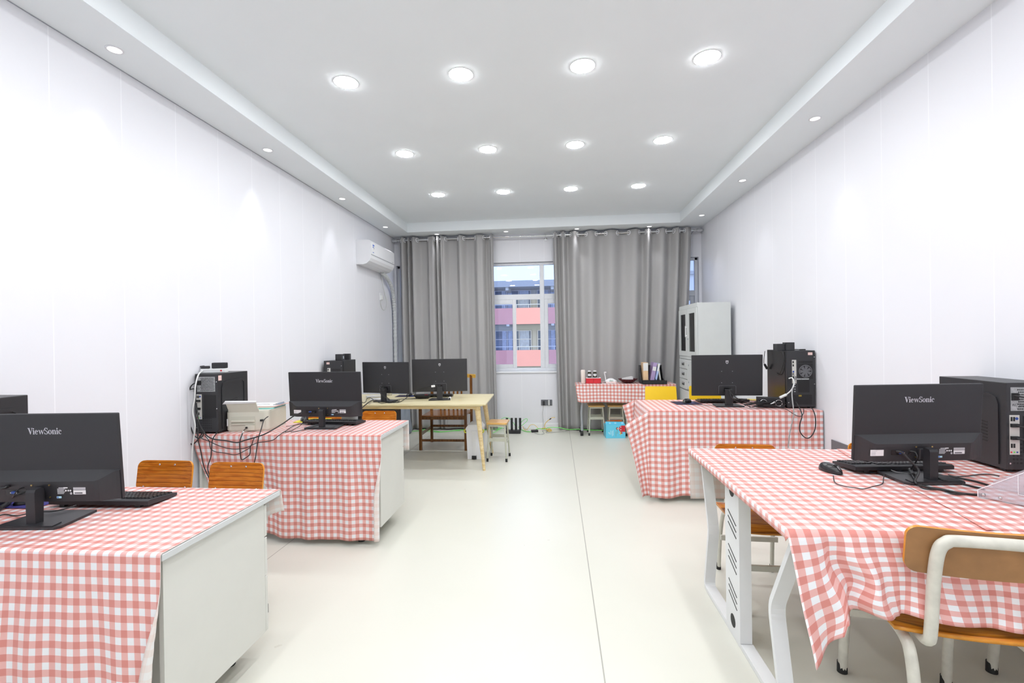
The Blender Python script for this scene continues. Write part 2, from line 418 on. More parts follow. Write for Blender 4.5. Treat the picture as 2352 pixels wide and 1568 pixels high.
# ------------------------------------------------------------------ window
YW = YB+.06
def bx(mb, x0, x1, z0, z1, d=.05, y=YW, mi=0): return mb.box(x0, x1, y, y+d, z0, z1, mi, bev=.004, seg=1)
fr = MB()
bx(fr, WX0, WX1, WZ1-.045, WZ1-.001); bx(fr, WX0, WX1, WZ0+.001, WZ0+.05); bx(fr, WX0+.001, WX0+.05, WZ0, WZ1); bx(fr, WX1-.05, WX1-.001, WZ0, WZ1)
win = struct('window_1', fr, [M_ALU])
MX = [-1.47, -.232, 1.03]
for x in MX: bx(MB(), x-.037, x+.037, WZ0+.05, WZ1-.045, .06).build('mullion', M_ALU, win)
bx(MB(), WX0+.05, WX1-.05, 2.175, 2.265, .050, YW+.004).build('transom', M_ALU, win)
ed = [WX0+.05]+MX+[WX1-.05]
for i in range(4):
    a, b2 = ed[i]+(.037 if i else 0), ed[i+1]-(.037 if i < 3 else 0)
    MB().box(a, b2, YW+.02, YW+.026, 2.265, WZ1-.045).build('pane', M_GLASS, win)
def sash(x0, x1, y):
    m = MB(); t = .062
    for q in ((x0, x0+t, WZ0+.05, 2.175), (x1-t, x1, WZ0+.05, 2.175), (x0+t, x1-t, WZ0+.05, WZ0+.115), (x0+t, x1-t, 2.10, 2.175)): bx(m, *q, d=.028, y=y)
    s = m.build('sash', M_ALU, win)
    MB().box(x0+t, x1-t, y+.011, y+.017, WZ0+.115, 2.10).build('pane', M_GLASS, s)
sash(-1.433, -.675, YW+.004)                # the leaf slid left; the gap beside it stands open
sash(-.195, .40, YW+.004); sash(.36, .99, YW+.034)
sash(1.067, 1.70, YW+.004); sash(1.64, 2.265, YW+.034)
sash(-2.685, -2.05, YW+.004); sash(-2.1, -1.507, YW+.034)
struct('trim_2', MB().box(WX0, WX1, YB-.022, YB+.06, WZ0-.03, WZ0-.001, bev=.004), M_TRIM)    # window board

# ------------------------------------------------------------------ ceiling lights
def disk_lamp(parent, z, dia, power, col=(.97, .985, 1)):
    L = bpy.data.lights.new('lamp', 'AREA'); L.shape = 'DISK'; L.size = dia; L.energy = power; L.color = col
    o = bpy.data.objects.new('lamp', L); C.objects.link(o); o.parent = parent; o.location = (0, 0, z); return o
rowname = ['row nearest the camera', 'middle row', 'row nearest the window']
colname = ['leftmost in its row', 'second from the left in its row', 'third from the left in its row', 'rightmost in its row']
P_BIG, P_SPOT = 15.5, 26.0
for j, y in enumerate((3.335, 4.675, 6.038)):
    for i, x in enumerate((-1.523, -.661, .21, 1.058)):
        t = thing('ceiling_light', 'large round glowing ceiling light, %s, %s' % (rowname[j], colname[i]), 'ceiling light', (x, y, ZR), 0, 'large round ceiling lights')
        MB().lathe([(.085, 0), (.091, 0), (.091, -.003), (.087, -.004), (.085, -.003)]).build('trim_ring', M_TRIM, t)
        MB().lathe([(.0835, -.0012), (.0832, -.0045), (.080, -.0065), (.0, -.0075)], n=32).build('diffuser', M_GLOW, t)
spots = [(-2.61, 2.569, 'on the left soffit, nearest the camera'), (-2.61, 4.059, 'on the left soffit, second from the camera'), (-2.61, 5.554, 'on the left soffit, third from the camera'),
         (-2.61, 7.02, 'on the left soffit, above the air conditioner'), (2.128, 4.044, 'on the right soffit, nearest the camera'), (2.128, 5.54, 'on the right soffit, second from the camera'),
         (2.13, 7.04, 'on the right soffit, next to the curtain corner'), (-1.954, 7.62, 'above the left curtain'), (-.798, 7.61, 'above the gap between the curtains'),
         (.352, 7.605, 'above the left part of the right curtain'), (1.496, 7.62, 'above the right part of the right curtain')]
def spot_lamp(parent, power):
    L = bpy.data.lights.new('spot lamp', 'SPOT'); L.energy = power; L.spot_size = R(50); L.spot_blend = .55; L.shadow_soft_size = .03; L.color = (.94, .95, 1)
    o = bpy.data.objects.new('spot_lamp', L); C.objects.link(o); o.parent = parent; o.location = (0, 0, -.012)
for x, y, d in spots:
    t = thing('downlight', 'small recessed spot light ' + d, 'downlight', (x, y, ZC), 0, 'small soffit spot lights')
    MB().lathe([(.036, 0), (.046, 0), (.046, -.003), (.040, -.006), (.036, -.004)], n=20).build('trim_ring', M_TRIM, t)
    MB().disc((0, 0, -.003), .036, (0, 0, -1), 20).build('lens', M_GLOWS, t)
    spot_lamp(t, P_SPOT)
# unseen ceiling lights: glowing discs repeat the rows over the room behind the camera
tr = MB()
for y in (1.995, .655, -.685):
    for x in (-1.523, -.661, .21, 1.058): tr.lathe([(.0835, -.0012), (.0832, -.0045), (.080, -.0065), (.0, -.0075)], (x, y, ZR), 16)
o = struct('unseen_ceiling_lights', tr, M_GLOW)

# ------------------------------------------------------------------ outdoors
w = bpy.data.worlds.new('sky'); bpy.context.scene.world = w; w.use_nodes = True
nt = w.node_tree; bg = nt.nodes['Background']
tc = nt.nodes.new('ShaderNodeTexCoord'); sp = nt.nodes.new('ShaderNodeSeparateXYZ'); nt.links.new(tc.outputs['Generated'], sp.inputs[0])
cr = nt.nodes.new('ShaderNodeValToRGB'); cr.color_ramp.elements[0].position = .0; cr.color_ramp.elements[1].position = .6
cr.color_ramp.elements[0].color = (.86, .93, 1, 1); cr.color_ramp.elements[1].color = (.60, .76, 1, 1)
nt.links.new(sp.outputs['Z'], cr.inputs['Fac']); nt.links.new(cr.outputs['Color'], bg.inputs['Color'])
bg.inputs['Strength'].default_value = 5.3
M_BCREAM = mat('cream render', (.70, .68, .60, 1), .8, var=.02, vscale=.6)
M_BPINK = mat('salmon painted parapet', srgb(244, 172, 160), .8, var=.03, vscale=.5)
M_BSLAB = mat('grey concrete soffit', (.52, .51, .47, 1), .8, var=.03)
M_BGLASS = mat('dark classroom glass', (.16, .20, .28, 1), .12, var=.3, vscale=.9)
M_BCURT = mat('pale classroom curtain', (.55, .62, .74, 1), .8, var=.12, vscale=6)
M_RAIL = mat('white pipe rail', (.80, .80, .80, 1), .5, var=.02)
M_TILE = mat('orange roof tile', srgb(206, 112, 70), .7, var=.15, vscale=2)
sb = thing('school_building', 'salmon and cream school block with open corridors seen through the window gap', 'building', (0, 38, 0))
BX0, BX1 = -9.5, 6.5
MB().box(BX0, BX1, 2.2, 8, -4, 6.3).build('wall', M_BCREAM, sb)
for zt in (4.07, .63, -2.8):
    MB().box(BX0, BX1, 0, .15, zt-1.32, zt).build('parapet', M_BPINK, sb)
    MB().box(BX0, BX1, .15, 2.2, zt-1.32, zt-1.12).build('floor_slab', M_BSLAB, sb)
    r = MB(); r.cyl((BX0, .07, zt+.28), (BX1, .07, zt+.28), .03, n=6)
    for k in range(17): r.cyl((BX0+.3+k, .07, zt), (BX0+.3+k, .07, zt+.28), .02, n=6)
    r.build('railing', M_RAIL, sb)
MB().box(BX0-.3, BX1+.3, -.5, 8.3, 5.75, 6.25).build('roof_slab', M_BSLAB, sb)
for k in range(5):
    for zz in (2.75, -.69): MB().box(BX0+1.9+k*3.66-.12, BX0+1.9+k*3.66+.12, .0, 2.2, zz-.16, zz-.002).build('beam', M_BCREAM, sb)
    MB().box(BX0+1.9+k*3.66-.12, BX0+1.9+k*3.66+.12, -.3, 2.2, 5.5, 5.748).build('beam', M_BCREAM, sb)
xw = at(1221, 780, Y=40.2).x
for zf in (2.95, -.49):
    for k in range(-2, 2):
        x0 = xw-3.15+3.66*k
        f = MB(); f.box(x0, x0+3.15, 2.1, 2.2, zf+.85, zf+2.77)
        f = f.build('window', M_BGLASS, sb)
        m = MB()
        for q in range(4): m.box(x0+q*1.03, x0+q*1.03+.06, 2.05, 2.1, zf+.85, zf+2.77)
        for z in (.85, 1.98, 2.72): m.box(x0, x0+3.15, 2.04, 2.1, zf+z, zf+z+.055)
        m.build('glazing_bars', M_RAIL, f)
        for q in ((.62, .98), (1.15, 1.50), (2.15, 2.95)):
            if (k+q[0]+(zf > 0)) % 2 < 1.75: MB().box(x0+q[0], x0+q[1], 2.085, 2.099, zf+.9, zf+2.72).build('curtain', M_BCURT, f)
pb = thing('pale_building', 'pale block with one grey window seen past the right curtain edge', 'building', (12.2, 36, 0))
MB().box(-2.6, 3, 0, 8, -4, 7.6).build('wall', mat('pale render', (.80, .80, .74, 1), .8, var=.02), pb)
MB().box(-1.9, -.9, -.04, 0, 4.6, 5.3).build('window', M_BGLASS, pb)
MB().box(-2.75, 3.1, -.3, 8.2, 6.15, 6.4).build('ledge', M_BSLAB, pb)
hb = thing('tiled_house', 'orange roofed house seen past the left curtain edge', 'house', (-20.6, 58, 0))
MB().box(-3, 4, 0, 6, -4, 8.9).build('wall', M_BCREAM, hb)
MB().prism([(-3.6, 8.9), (4.6, 8.9), (3, 10.6), (-2, 10.6)], -.5, 6.5, 'y').build('roof', M_TILE, hb)
f = MB()
for x in (-1.8, .2, 2.0): f.box(x, x+1, -.05, 0, 5.2, 7)
f.build('window_band', M_BGLASS, hb)
yard = struct('ground', MB().box(-60, 60, YB+.35, 90, -4.2, -4), mat('schoolyard paving', (.42, .42, .40, 1), .9, var=.1, vscale=.5))

# ------------------------------------------------------------------ curtains and rod
YCU, ZROD = 7.70, 3.20
rod = thing('curtain_rod', 'chrome curtain rod across the whole window wall', 'curtain rod', (0, YCU, ZROD))
MB().cyl((-2.66, 0, 0), (2.25, 0, 0), .014).build('pole', M_CHROME, rod)
for sx, x in ((-1, -2.66), (1, 2.25)):
    MB().cyl((x, 0, 0), (x+sx*.085, 0, 0), .024, n=16).cyl((x+sx*.005, 0, 0), (x+sx*.015, 0, 0), .028, n=16).build('finial', M_CHROME, rod)
for x in (-2.62, -.155, 2.2):
    MB().tube([(x, 0, .0), (x, .07, -.02), (x, .138, -.03)], .008).cyl((x, .13, -.03), (x, .1385, -.03), .028).torus((x, 0, 0), .018, .006, (1, 0, 0)).build('bracket', M_CHROME, rod)
def curtain(pxs, label, x_low, seed, pleat=.062):
    """pxs: fold control points (photo column at the head, depth of the fold)"""
    rnd = random.Random(seed)
    cp = [(at(px, 548, Y=YCU).x, d) for px, d in pxs]
    n = len(cp)
    def head(t):
        f = t*(n-1); i = min(int(f), n-2); q = f-i; w = (1-math.cos(PI*q))/2
        return cp[i][0]+(cp[i+1][0]-cp[i][0])*q, cp[i][1]+(cp[i+1][1]-cp[i][1])*w
    zt, zb = 3.245, .025
    x_a, x_b = cp[0][0], cp[-1][0]
    ph = [rnd.uniform(0, 6) for _ in range(6)]
    def fn(u, v):
        x, d = head(u)
        k = (x-x_a)/(x_b-x_a)
        xl = x_low[0]+(x_low[1]-x_low[0])*k
        xx = x+(xl-x)*v**1.3
        wob = .012*v*math.sin(9*k*PI+ph[0]+2*v)+.008*v*math.sin(23*k+ph[1])
        dd = d*pleat*(1-.15*v-.30*v*math.sin(PI*k))+wob
        zz = zt+(zb-zt)*v - (.022*max(0, d)*(1-v)**30 if v < .2 else 0)
        return (xx, YCU+dd, zz), (k*2, v*3)
    t = thing('curtain', label, 'curtain', (0, 0, 0), 0, 'grey window curtains')
    m = MB().grid(fn, (n-1)*8, 40)
    o = m.build('panel', M_CURT, t)
    sm = o.modifiers.new('thick', 'SOLIDIFY'); sm.thickness = .003; sm.offset = 0
    for i in range(n-1):                       # a ring where the cloth crosses the rod
        if cp[i][1]*cp[i+1][1] < 0 and abs(cp[i+1][0]-cp[i][0]) > .035:
            dx, dy = cp[i+1][0]-cp[i][0], (cp[i+1][1]-cp[i][1])*pleat
            q = abs(cp[i][1])/(abs(cp[i][1])+abs(cp[i+1][1]))
            nrm = Vector((-dy*1.5, dx, 0)).normalized()
            MB().torus((cp[i][0]+dx*q, YCU, ZROD), .031, .007, nrm, 18, 6).build('eyelet', M_TRIM, t)
    return t
curtain([(917, .6), (925, -1), (934, .9), (939, -.9), (942, .9), (950, -1), (966, .9), (978, .9), (986, -.6), (996, -.9), (1001, .7), (1005, -1), (1011, .7), (1014, -1), (1019, -.6), (1031, .9), (1047, .7), (1057, -1),
         (1073, .9), (1086, .6), (1098, -1), (1107, -.7), (1116, .9), (1124, .3), (1129, -1), (1133, -.2)],
        'grey blackout curtain hanging behind the two monitors, left of the window gap', (-2.60, -.99), 1)
curtain([(1270, .2), (1275, -1), (1283, .95), (1293, -1), (1303, .95), (1318, -1), (1336, .9), (1357, -.95), (1380, .8), (1404, -.9), (1432, .8), (1459, -1), (1478, .95),
         (1488, -1), (1501, .9), (1521, -1), (1540, .9), (1556, -1), (1567, .95), (1578, -1), (1587, -.2)],
        'grey blackout curtain hanging behind the table of folders, right of the window gap', (.015, 1.985), 2)

# ------------------------------------------------------------------ air conditioner on the left wall
ac = thing('air_conditioner', 'white wall air conditioner high up at the far end of the left wall', 'air conditioner', (XL, 6.28, 0))
pr = [(.002, 2.92), (.19, 2.915), (.212, 2.895), (.216, 2.70), (.212, 2.665), (.19, 2.625), (.15, 2.592), (.10, 2.578), (.002, 2.58)]
MB().prism(pr, 0, .93, 'y').build('body', M_TRIM, ac)
MB().prism([(.2135, 2.896), (.219, 2.89), (.221, 2.722), (.215, 2.715)], .004, .926, 'y').build('front_panel', M_TRIM, ac)
MB().box(.2145, .2185, .006, .924, 2.708, 2.714).build('louver_gap', M_ALUD, ac)
lb = MB().box(.2195, .2212, .05, .12, 2.735, 2.865)
lb.box(.2213, .2218, .055, .115, 2.84, 2.86, 1).box(.2213, .2218, .058, .085, 2.815, 2.832, 1).box(.2213, .2218, .055, .1, 2.745, 2.755, 1).box(.2213, .2218, .09, .112, 2.80, 2.83, 2)
lb.build('energy_label', [M_PAPER, M_BLUEL, M_INKL], ac)
MB().box(.221, .2222, .84, .88, 2.735, 2.742).build('badge', M_INKL, ac)
def hose_r(q): return .030+.0035*math.sin(q*260)
hp = [(.07, .80, 2.575), (.075, .95, 2.53), (.075, 1.12, 2.45), (.066, 1.27, 2.33), (.052, 1.36, 2.15), (.05, 1.40, 1.9), (.048, 1.405, 1.6), (.05, 1.41, 1.2), (.055, 1.42, .9)]
MB().tube(hp, hose_r, 12, sub=30).build('pipe_hose', M_CORR, ac)
cp = [at(875, 626, X=XL+.02), at(880, 655, X=XL+.014), at(884, 675, X=XL+.012), at(889, 694, X=XL+.012), at(886, 708, X=XL+.012), at(880, 711, X=XL+.012), at(875, 700, X=XL+.014), at(874.5, 690, X=XL+.02)]
MB().tube([(p.x-XL, p.y-6.28, p.z) for p in cp], .005, 6).build('power_cord', M_CABW, ac)
so = at(874, 681, X=XL)
s = thing('wall_socket', 'white wall socket with plug below the air conditioner', 'socket', (XL, so.y, so.z))
MB().box(0, .012, -.045, .045, -.06, .06, bev=.004).build('plate', M_TRIM, s)
MB().box(.0125, .04, -.022, .022, -.05, .02, bev=.006).build('plug', M_CABW, s)

# ------------------------------------------------------------------ double socket under the window
a, b2 = at(1242, 917, Y=YB), at(1269, 931, Y=YB)
s = thing('wall_socket', 'slate grey double socket on the white wall under the window', 'socket', ((a.x+b2.x)/2, YB, (a.z+b2.z)/2))
for sx in (-1, 1): MB().box(sx*.047-.046, sx*.047+.046, -.011, -.0005, -.048, .048, bev=.004).build('plate', M_GREYP, s)
MB().box(-.062, -.032, -.045, -.0115, -.042, .028, bev=.006).build('black_plug', M_BLK, s)
MB().box(.028, .052, -.035, -.0115, -.045, .045, bev=.005).build('white_plug', M_CABW, s)
s = thing('wall_socket', 'slate grey socket plate low on the right wall, beyond the chairs', 'socket', (XR, 4.10, .545))
MB().box(-.011, -.0005, -.09, .17, -.055, .055, bev=.004).build('plate', M_GREYP, s)
# ------------------------------------------------------------------ draped table cloths
def cloth(name, label, group, x0, x1, yf, yb, zt, Lf, Lb, per, shape=None, nu=70, nf=26, ntop=12, nb=8, r=.010):
    D = yb-yf; q = r*PI/2
    sl = [Lf*i/nf for i in range(nf)]+[Lf+q*i/4 for i in range(4)]+[Lf+q+(D-2*r)*i/ntop for i in range(ntop)]
    s1 = Lf+q+D-2*r
    sl += [s1+q*i/4 for i in range(4)]+[s1+q+Lb*i/nb for i in range(nb+1)]
    def pos(s):
        if s < Lf: return yf, zt-r-(Lf-s), Lf-s, 0
        if s < Lf+q: a = (s-Lf)/r; return yf+r-r*math.cos(a), zt-r+r*math.sin(a), 0, 0
        if s < s1: return yf+r+(s-Lf-q), zt, 0, 0
        if s < s1+q: a = (s-s1)/r; return yb-r+r*math.sin(a), zt-r+r*math.cos(a), 0, 0
        return yb, zt-r-(s-s1-q), 0, s-s1-q
    def fn(u, v):
        s = sl[min(int(round(v*(len(sl)-1))), len(sl)-1)]
        y, z, df, db = pos(s); a = u*(x1-x0)
        p = (x0+a, y, z)
        if shape: p = shape(p[0], y, z, df, db, a)
        return p, (a/per[0]+.2, s/per[1]+.1)
    o = MB().grid(fn, nu, len(sl)-1).build(name, [M_CLOTH, M_LINING])
    sm = o.modifiers.new('thick', 'SOLIDIFY'); sm.thickness = .0022; sm.offset = -1; sm.material_offset = 1; sm.material_offset_rim = 1
    if group is not None or label: tag(o, label, 'tablecloth', group)
    return o
def free_sheet(name, fn, nu, nv, parent, flip=False):
    o = MB().grid(fn, nu, nv, flip=flip).build(name, [M_CLOTH, M_LINING], parent)
    sm = o.modifiers.new('thick', 'SOLIDIFY'); sm.thickness = .0022; sm.offset = -1; sm.material_offset = 1; sm.material_offset_rim = 1
    return o
GC = 'gingham tablecloths'

# ---- steel desk (two on the left, one on the right)
def steel_desk(label, x0, x1, yf, yb, zt, zbot, foot_in=.16):
    t = thing('steel_desk', label, 'desk', (x0, yf, 0), 0, 'grey steel desks under cloths')
    W, D = x1-x0, yb-yf
    MB().box(0, W, .004, D-.004, zt-.030, zt-.005, bev=.003).build('desktop', M_DESKTOP, t)
    MB().box(W-.042, W-.024, .03, D-.10, zbot, zt-.030).build('side_panel', M_DESK, t)
    MB().box(.02, .04, .03, D-.10, zbot, zt-.030).build('side_panel', M_DESK, t)
    MB().box(.04, W-.042, .05, .065, zbot+.02, zt-.03).build('modesty_panel', M_DESK, t)
    MB().box(W-.44, W-.042, .07, D-.10, zbot, zt-.031).build('drawer_pedestal', M_DESK, t)
    for k, (a, b) in enumerate(((0, .42), (.43, .72), (.73, .97))):
        h = zt-.031-zbot
        d = MB().box(W-.43, W-.024, D-.098, D-.078, zbot+h*a, zbot+h*b, bev=.003).build('drawer', M_DESK, t)
        MB().box(W-.30, W-.18, D-.077, D-.07, zbot+h*(a+b)/2-.01, zbot+h*(a+b)/2+.01).build('drawer_pull', M_ALUD, d)
    for x in (W-foot_in, .12):
        for y in (.09, D-.17): MB().cyl((x, y, 0), (x, y, .03), .026).cyl((x, y, .03), (x, y, zbot+.001), .012).build('foot', M_RUB, t)
    return t
D1 = dict(x0=-2.757, x1=-1.383, yf=1.50, yb=2.215, zt=.770)
D2 = dict(x0=-2.760, x1=-1.283, yf=3.30, yb=3.945, zt=.816)
steel_desk('grey steel desk with a bare side panel, nearest on the left', D1['x0'], D1['x1'], D1['yf']+.004, D1['yb']-.004, D1['zt'], .118)
steel_desk('grey steel desk with a bare side panel, farther left under the printer', D2['x0'], D2['x1'], D2['yf']+.004, D2['yb']-.004, D2['zt'], .130, .20)
steel_desk('steel desk hidden under the cloth on the right, by the yellow chairs', .84, 2.345, 4.392, 5.138, .830, .13)

def curl(x1, amt, x, y, z, df):
    """free hem rolling forward: the last strip of cloth turns over and shows its lining"""
    c = amt*sstep(.03, .5, df)
    if c < .002: return x, y
    e = x-(x1-c)
    sh = .45*c*sstep(x1-.5, x1, x)
    if e <= 0: return x+sh, y
    rad = .007; th = min(e/rad, PI)
    xx = x1-c+rad*math.sin(th); yy = y-rad*(1-math.cos(th))
    if e > rad*PI: xx -= (e-rad*PI)
    return xx+sh, yy
def sh1(x, y, z, df, db, a):
    g = sstep(0, .45, df)
    dy = .012*math.sin(a*15+.8)*g+.008*math.sin(a*37+1)*g+.05*g*math.exp(-((a-.72)/.07)**2)
    x, y = curl(D1['x1']-.004, .052, x, y-dy*.55-.012*g, z, df)
    if db: y += .02*math.sin(a*9)*sstep(0, .1, db)+.004
    if db and a > 1.2: z += .05*sstep(1.2, 1.37, a)*db/.16; y += .03*sstep(1.25, 1.37, a)*db/.16
    return x, y, z
cloth('tablecloth', 'red gingham tablecloth over the nearest desk on the left, hanging to the floor', GC, D1['x0'], D1['x1']-.002, D1['yf'], D1['yb'], D1['zt'], .73, .16, (.0455, .0505), sh1, 130, 30)
def sh2(x, y, z, df, db, a):
    g = sstep(0, .5, df)
    dy = -.05*(1-sstep(.60, .70, a))*g+.008*math.sin(a*22)*g+.006*math.sin(a*41+2)*g
    y -= dy
    z += .014*(1-sstep(.58, .72, a))*g
    if a < .12: x += .10*g*(1-a/.12)
    x, y = curl(D2['x1']-.004, .048, x, y, z, df)
    if db: y += .012*math.sin(a*8)*sstep(0, .2, db)+.01*sstep(0, .2, db)
    return x, y, z
cloth('tablecloth', 'red gingham tablecloth over the farther left desk with the printer', GC, D2['x0'], D2['x1']-.002, D2['yf'], D2['yb'], D2['zt'], .765, .25, (.0470, .0512), sh2, 130, 30)

# ---- right far desk: cloth gathers into two loose ears at the aisle end
DX0 = .833
def sh4(x, y, z, df, db, a):
    g = sstep(0, .7, df)
    y -= .03*g*math.exp(-((a-.14)/.07)**2)-.012*g*math.exp(-((a-.27)/.05)**2)+.010*g*math.sin(a*19+.5)*(a > .3)+.012*g
    z += .022*g*sstep(.18, .35, a)
    return x, y, z
c4 = cloth('tablecloth', 'gingham tablecloth over the right desk before the yellow chairs, gathered in ears', GC, DX0, 2.347, 4.385, 5.145, .832, .785, .20, (.0545, .0522), sh4, 90, 28)
def ear(u, v):
    a = -.215*u; d = .785*v
    k = v**.85
    x = DX0+a*(1-.74*k)+.018*math.sin(u*5)*v
    z = .822-d-abs(a)*.60*(1-v)+.012*u*v
    y = 4.385-.012*sstep(0, .7, d)-.03*v*math.exp(-((a-.14)/.07)**2)+.045*math.sin(u*PI)*(.25+v)-.05*u*v
    return (x, y, z), (a/.0545+.2, (.785-d)/.0522+.1)
free_sheet('front_ear', ear, 16, 30, c4, flip=False)
def sideflap(u, v):
    yy = 4.39+.75*u; d = .27*v
    return (DX0-.004-.012*v-.02*math.sin(u*PI)*v, yy, .828-d*(.6+.4*math.cos(u*.8))), (-d/.0545+.2, (yy-4.385+.79)/.0522+.1)
free_sheet('side_flap', sideflap, 20, 8, c4, flip=False)
def backear(u, v):
    a = -.13*u; d = .34*v
    return (DX0+a*(1-.55*v)+.005*v, 5.150+.02*u-.03*math.sin(u*3), .826-d-abs(a)*.45*(1-v)), (a/.0545+.2, (2-d)/.0522)
free_sheet('back_ear', backear, 8, 12, c4, flip=False)

# ---- right near workstation: white bent bar frames, slotted cable column
RX, RYF, RYB, RZ = .793, 1.722, 2.940, .822
ws = thing('workstation_desk', 'white framed workstation desk with a slotted cable column, nearest on the right', 'desk', (0, 0, 0))
MB().box(RX+.012, 2.345, RYF+.012, RYB-.012, RZ-.032, RZ-.006, bev=.003).build('desktop', M_TABT, ws)
def rounded(pts, r, n=4):
    out = []; N = len(pts)
    for i in range(N):
        p, a, b = Vector(pts[i]), Vector(pts[i-1]), Vector(pts[(i+1) % N])
        d1, d2 = (a-p).normalized(), (b-p).normalized()
        k = min(r, (a-p).length*.45, (b-p).length*.45)
        s, e = p+d1*k, p+d2*k
        for j in range(n+1):
            t = j/n; out.append(s*(1-t)**2+p*2*t*(1-t)+e*t*t)
    return out
for xc in (.888, 2.26):
    loop = [(xc, 2.93, .775), (xc, 2.79, .385), (xc, 2.885, .013), (xc, 1.925, .013), (xc, 2.02, .385), (xc, 1.80, .775)]
    MB().bar(rounded(loop, .05), .058, .022, (1, 0, 0), closed=True).build('leg_frame', M_WHITE, ws)
    MB().box(xc-.02, xc+.02, 1.86, 2.87, .760, .788).build('top_bracket', M_WHITE, ws)
col = MB().box(.857, .912, 2.325, 2.508, .026, .788)
colo = col.build('cable_column', M_WHITE, ws)
for z0 in (.600, .425, .250):
    for k in range(3):
        zc_ = z0-.031*k
        MB().prism([(2.345+.12, zc_+.026), (2.345+.125, zc_+.020), (2.345+.018, zc_-.026), (2.345+.013, zc_-.020)], .8562, .8575, 'x').build('cable_slot', M_RUB, colo)
for z0 in (.735, .085):
    MB().prism([(2.415+.032*math.cos(2*PI*k/18), z0+.032*math.sin(2*PI*k/18)) for k in range(18)], .8562, .8575, 'x').build('cable_hole', M_RUB, colo)
MB().box(.93, 2.24, 2.38, 2.44, .745, .788).build('cross_beam', M_WHITE, ws)

def shr(x, y, z, df, db, a):
    h = .034
    if df == 0 and db == 0:
        if a < h: x, z = RX-.002, z-(h-a)
        else:
            x -= h
            z += .0016*math.sin(x*31+y*17)*math.sin(y*23-x*9)      # soft creases left from folding
            z = max(z, RZ-.001)
    if df:
        d = df/.42; x = max(RX, x-h)
        k = x-RX
        fall = .43-.185*(min(1, k/.17) if k < .12 else .706+.294*sstep(.02, .22, k)**1.0 if k < .22 else 1)+.035*sstep(.35, .6, k)-.03*sstep(.7, .95, k)
        z = RZ-.01-fall*d
        b = math.exp(-((k-.17)/.11)**2)
        y -= .012+.055*d+.050*d*b*math.sin(k*40-d*3.2)+.014*d*math.sin(k*26+1.5*d+.4)
        x += .055*d*math.exp(-(k/.22)**2)+.020*b*d*math.sin(d*9+k*14)
        if k > .3: x += .022*math.sin(k*21+d*2.5)*d
    if db:
        x = max(RX, x-h)+.01*db/.3; y += .015*math.sin(a*7)*db/.3
    return x, y, z
rc = cloth('tablecloth', 'red gingham tablecloth over the white framed desk, its corner hanging by the worn chair', GC, RX, 2.345, RYF, RYB, RZ, .42, .30, (.0500, .0512), shr, 150, 30, 40, 10)
# second cloth lapped over the wall end of the same desk
def lap(u, v):
    y = RYF+.02+(RYB-RYF-.03)*v
    xe = 1.455+.19*v**1.0+.012*math.sin(v*6)
    x = xe+(2.34-xe)*u
    e = (x-xe)
    return (x, y, RZ+.0030+.0022*math.exp(-((e-.012)/.02)**2)), ((e*.985+.11*v)/.0500+.05, (y*.995)/.0512+.33)
o = MB().grid(lap, 50, 40).build('tablecloth', [M_CLOTH, M_LINING])
sm = o.modifiers.new('thick', 'SOLIDIFY'); sm.thickness = .0022; sm.offset = -1; sm.material_offset = 1
tag(o, 'second gingham cloth lapped over the wall end of the white framed desk', 'tablecloth', GC)

# ---- folding table under the window
FX0, FX1, FYF, FYB, FZ = .290, 1.775, 7.20, 7.59, .800
ft = thing('folding_table', 'folding table on grey tube legs with castors, in front of the right curtain', 'table', (0, 0, 0))
MB().box(FX0, FX1, FYF+.004, FYB-.004, FZ-.032, FZ-.004, bev=.003).build('tabletop', M_TABT, ft)
for x, sg in ((.37, 1), (1.66, -1)):
    l = MB().tube([(x+.10*sg, 7.40, .755), (x+.055*sg, 7.36, .62), (x+.012*sg, 7.325, .46), (x, 7.31, .34), (x+.004*sg, 7.305, .2), (x+.006*sg, 7.303, .075)], .019, 12)
    l.box(x-.012, x+.012, 7.28, 7.57, .07, .10, bev=.004)
    l = l.build('leg', M_SILV, ft)
    for y in (7.285, 7.56):
        MB().cyl((x-.022, y, .036), (x+.022, y, .036), .036, n=20).box(x-.013, x+.013, y-.02, y+.03, .045, .075).build('castor', M_RUB, l)
MB().box(FX0+.05, FX0+.07, FYF+.10, FYB-.03, .66, .768).build('side_bracket', M_SILV, ft)
def sht(x, y, z, df, db, a):
    g = sstep(0, .25, df)
    y -= .010*g+.006*g*math.sin(a*13)
    if df: z += .03*g*sstep(.2, 1.3, a)*0+.012*g*math.sin(a*4.2)
    if df and a < .10: z += .028*g*(1-a/.10)**1.5*0.9; x += .02*g*(1-a/.10)*df/.28
    if df: x += .012*g*(.5-a)
    return x, y, z
cloth('tablecloth', 'short gingham tablecloth over the folding table under the right curtain', GC, FX0-.006, FX1+.004, FYF, FYB, FZ, .275, .05, (.0520, .0520), sht, 80, 14)
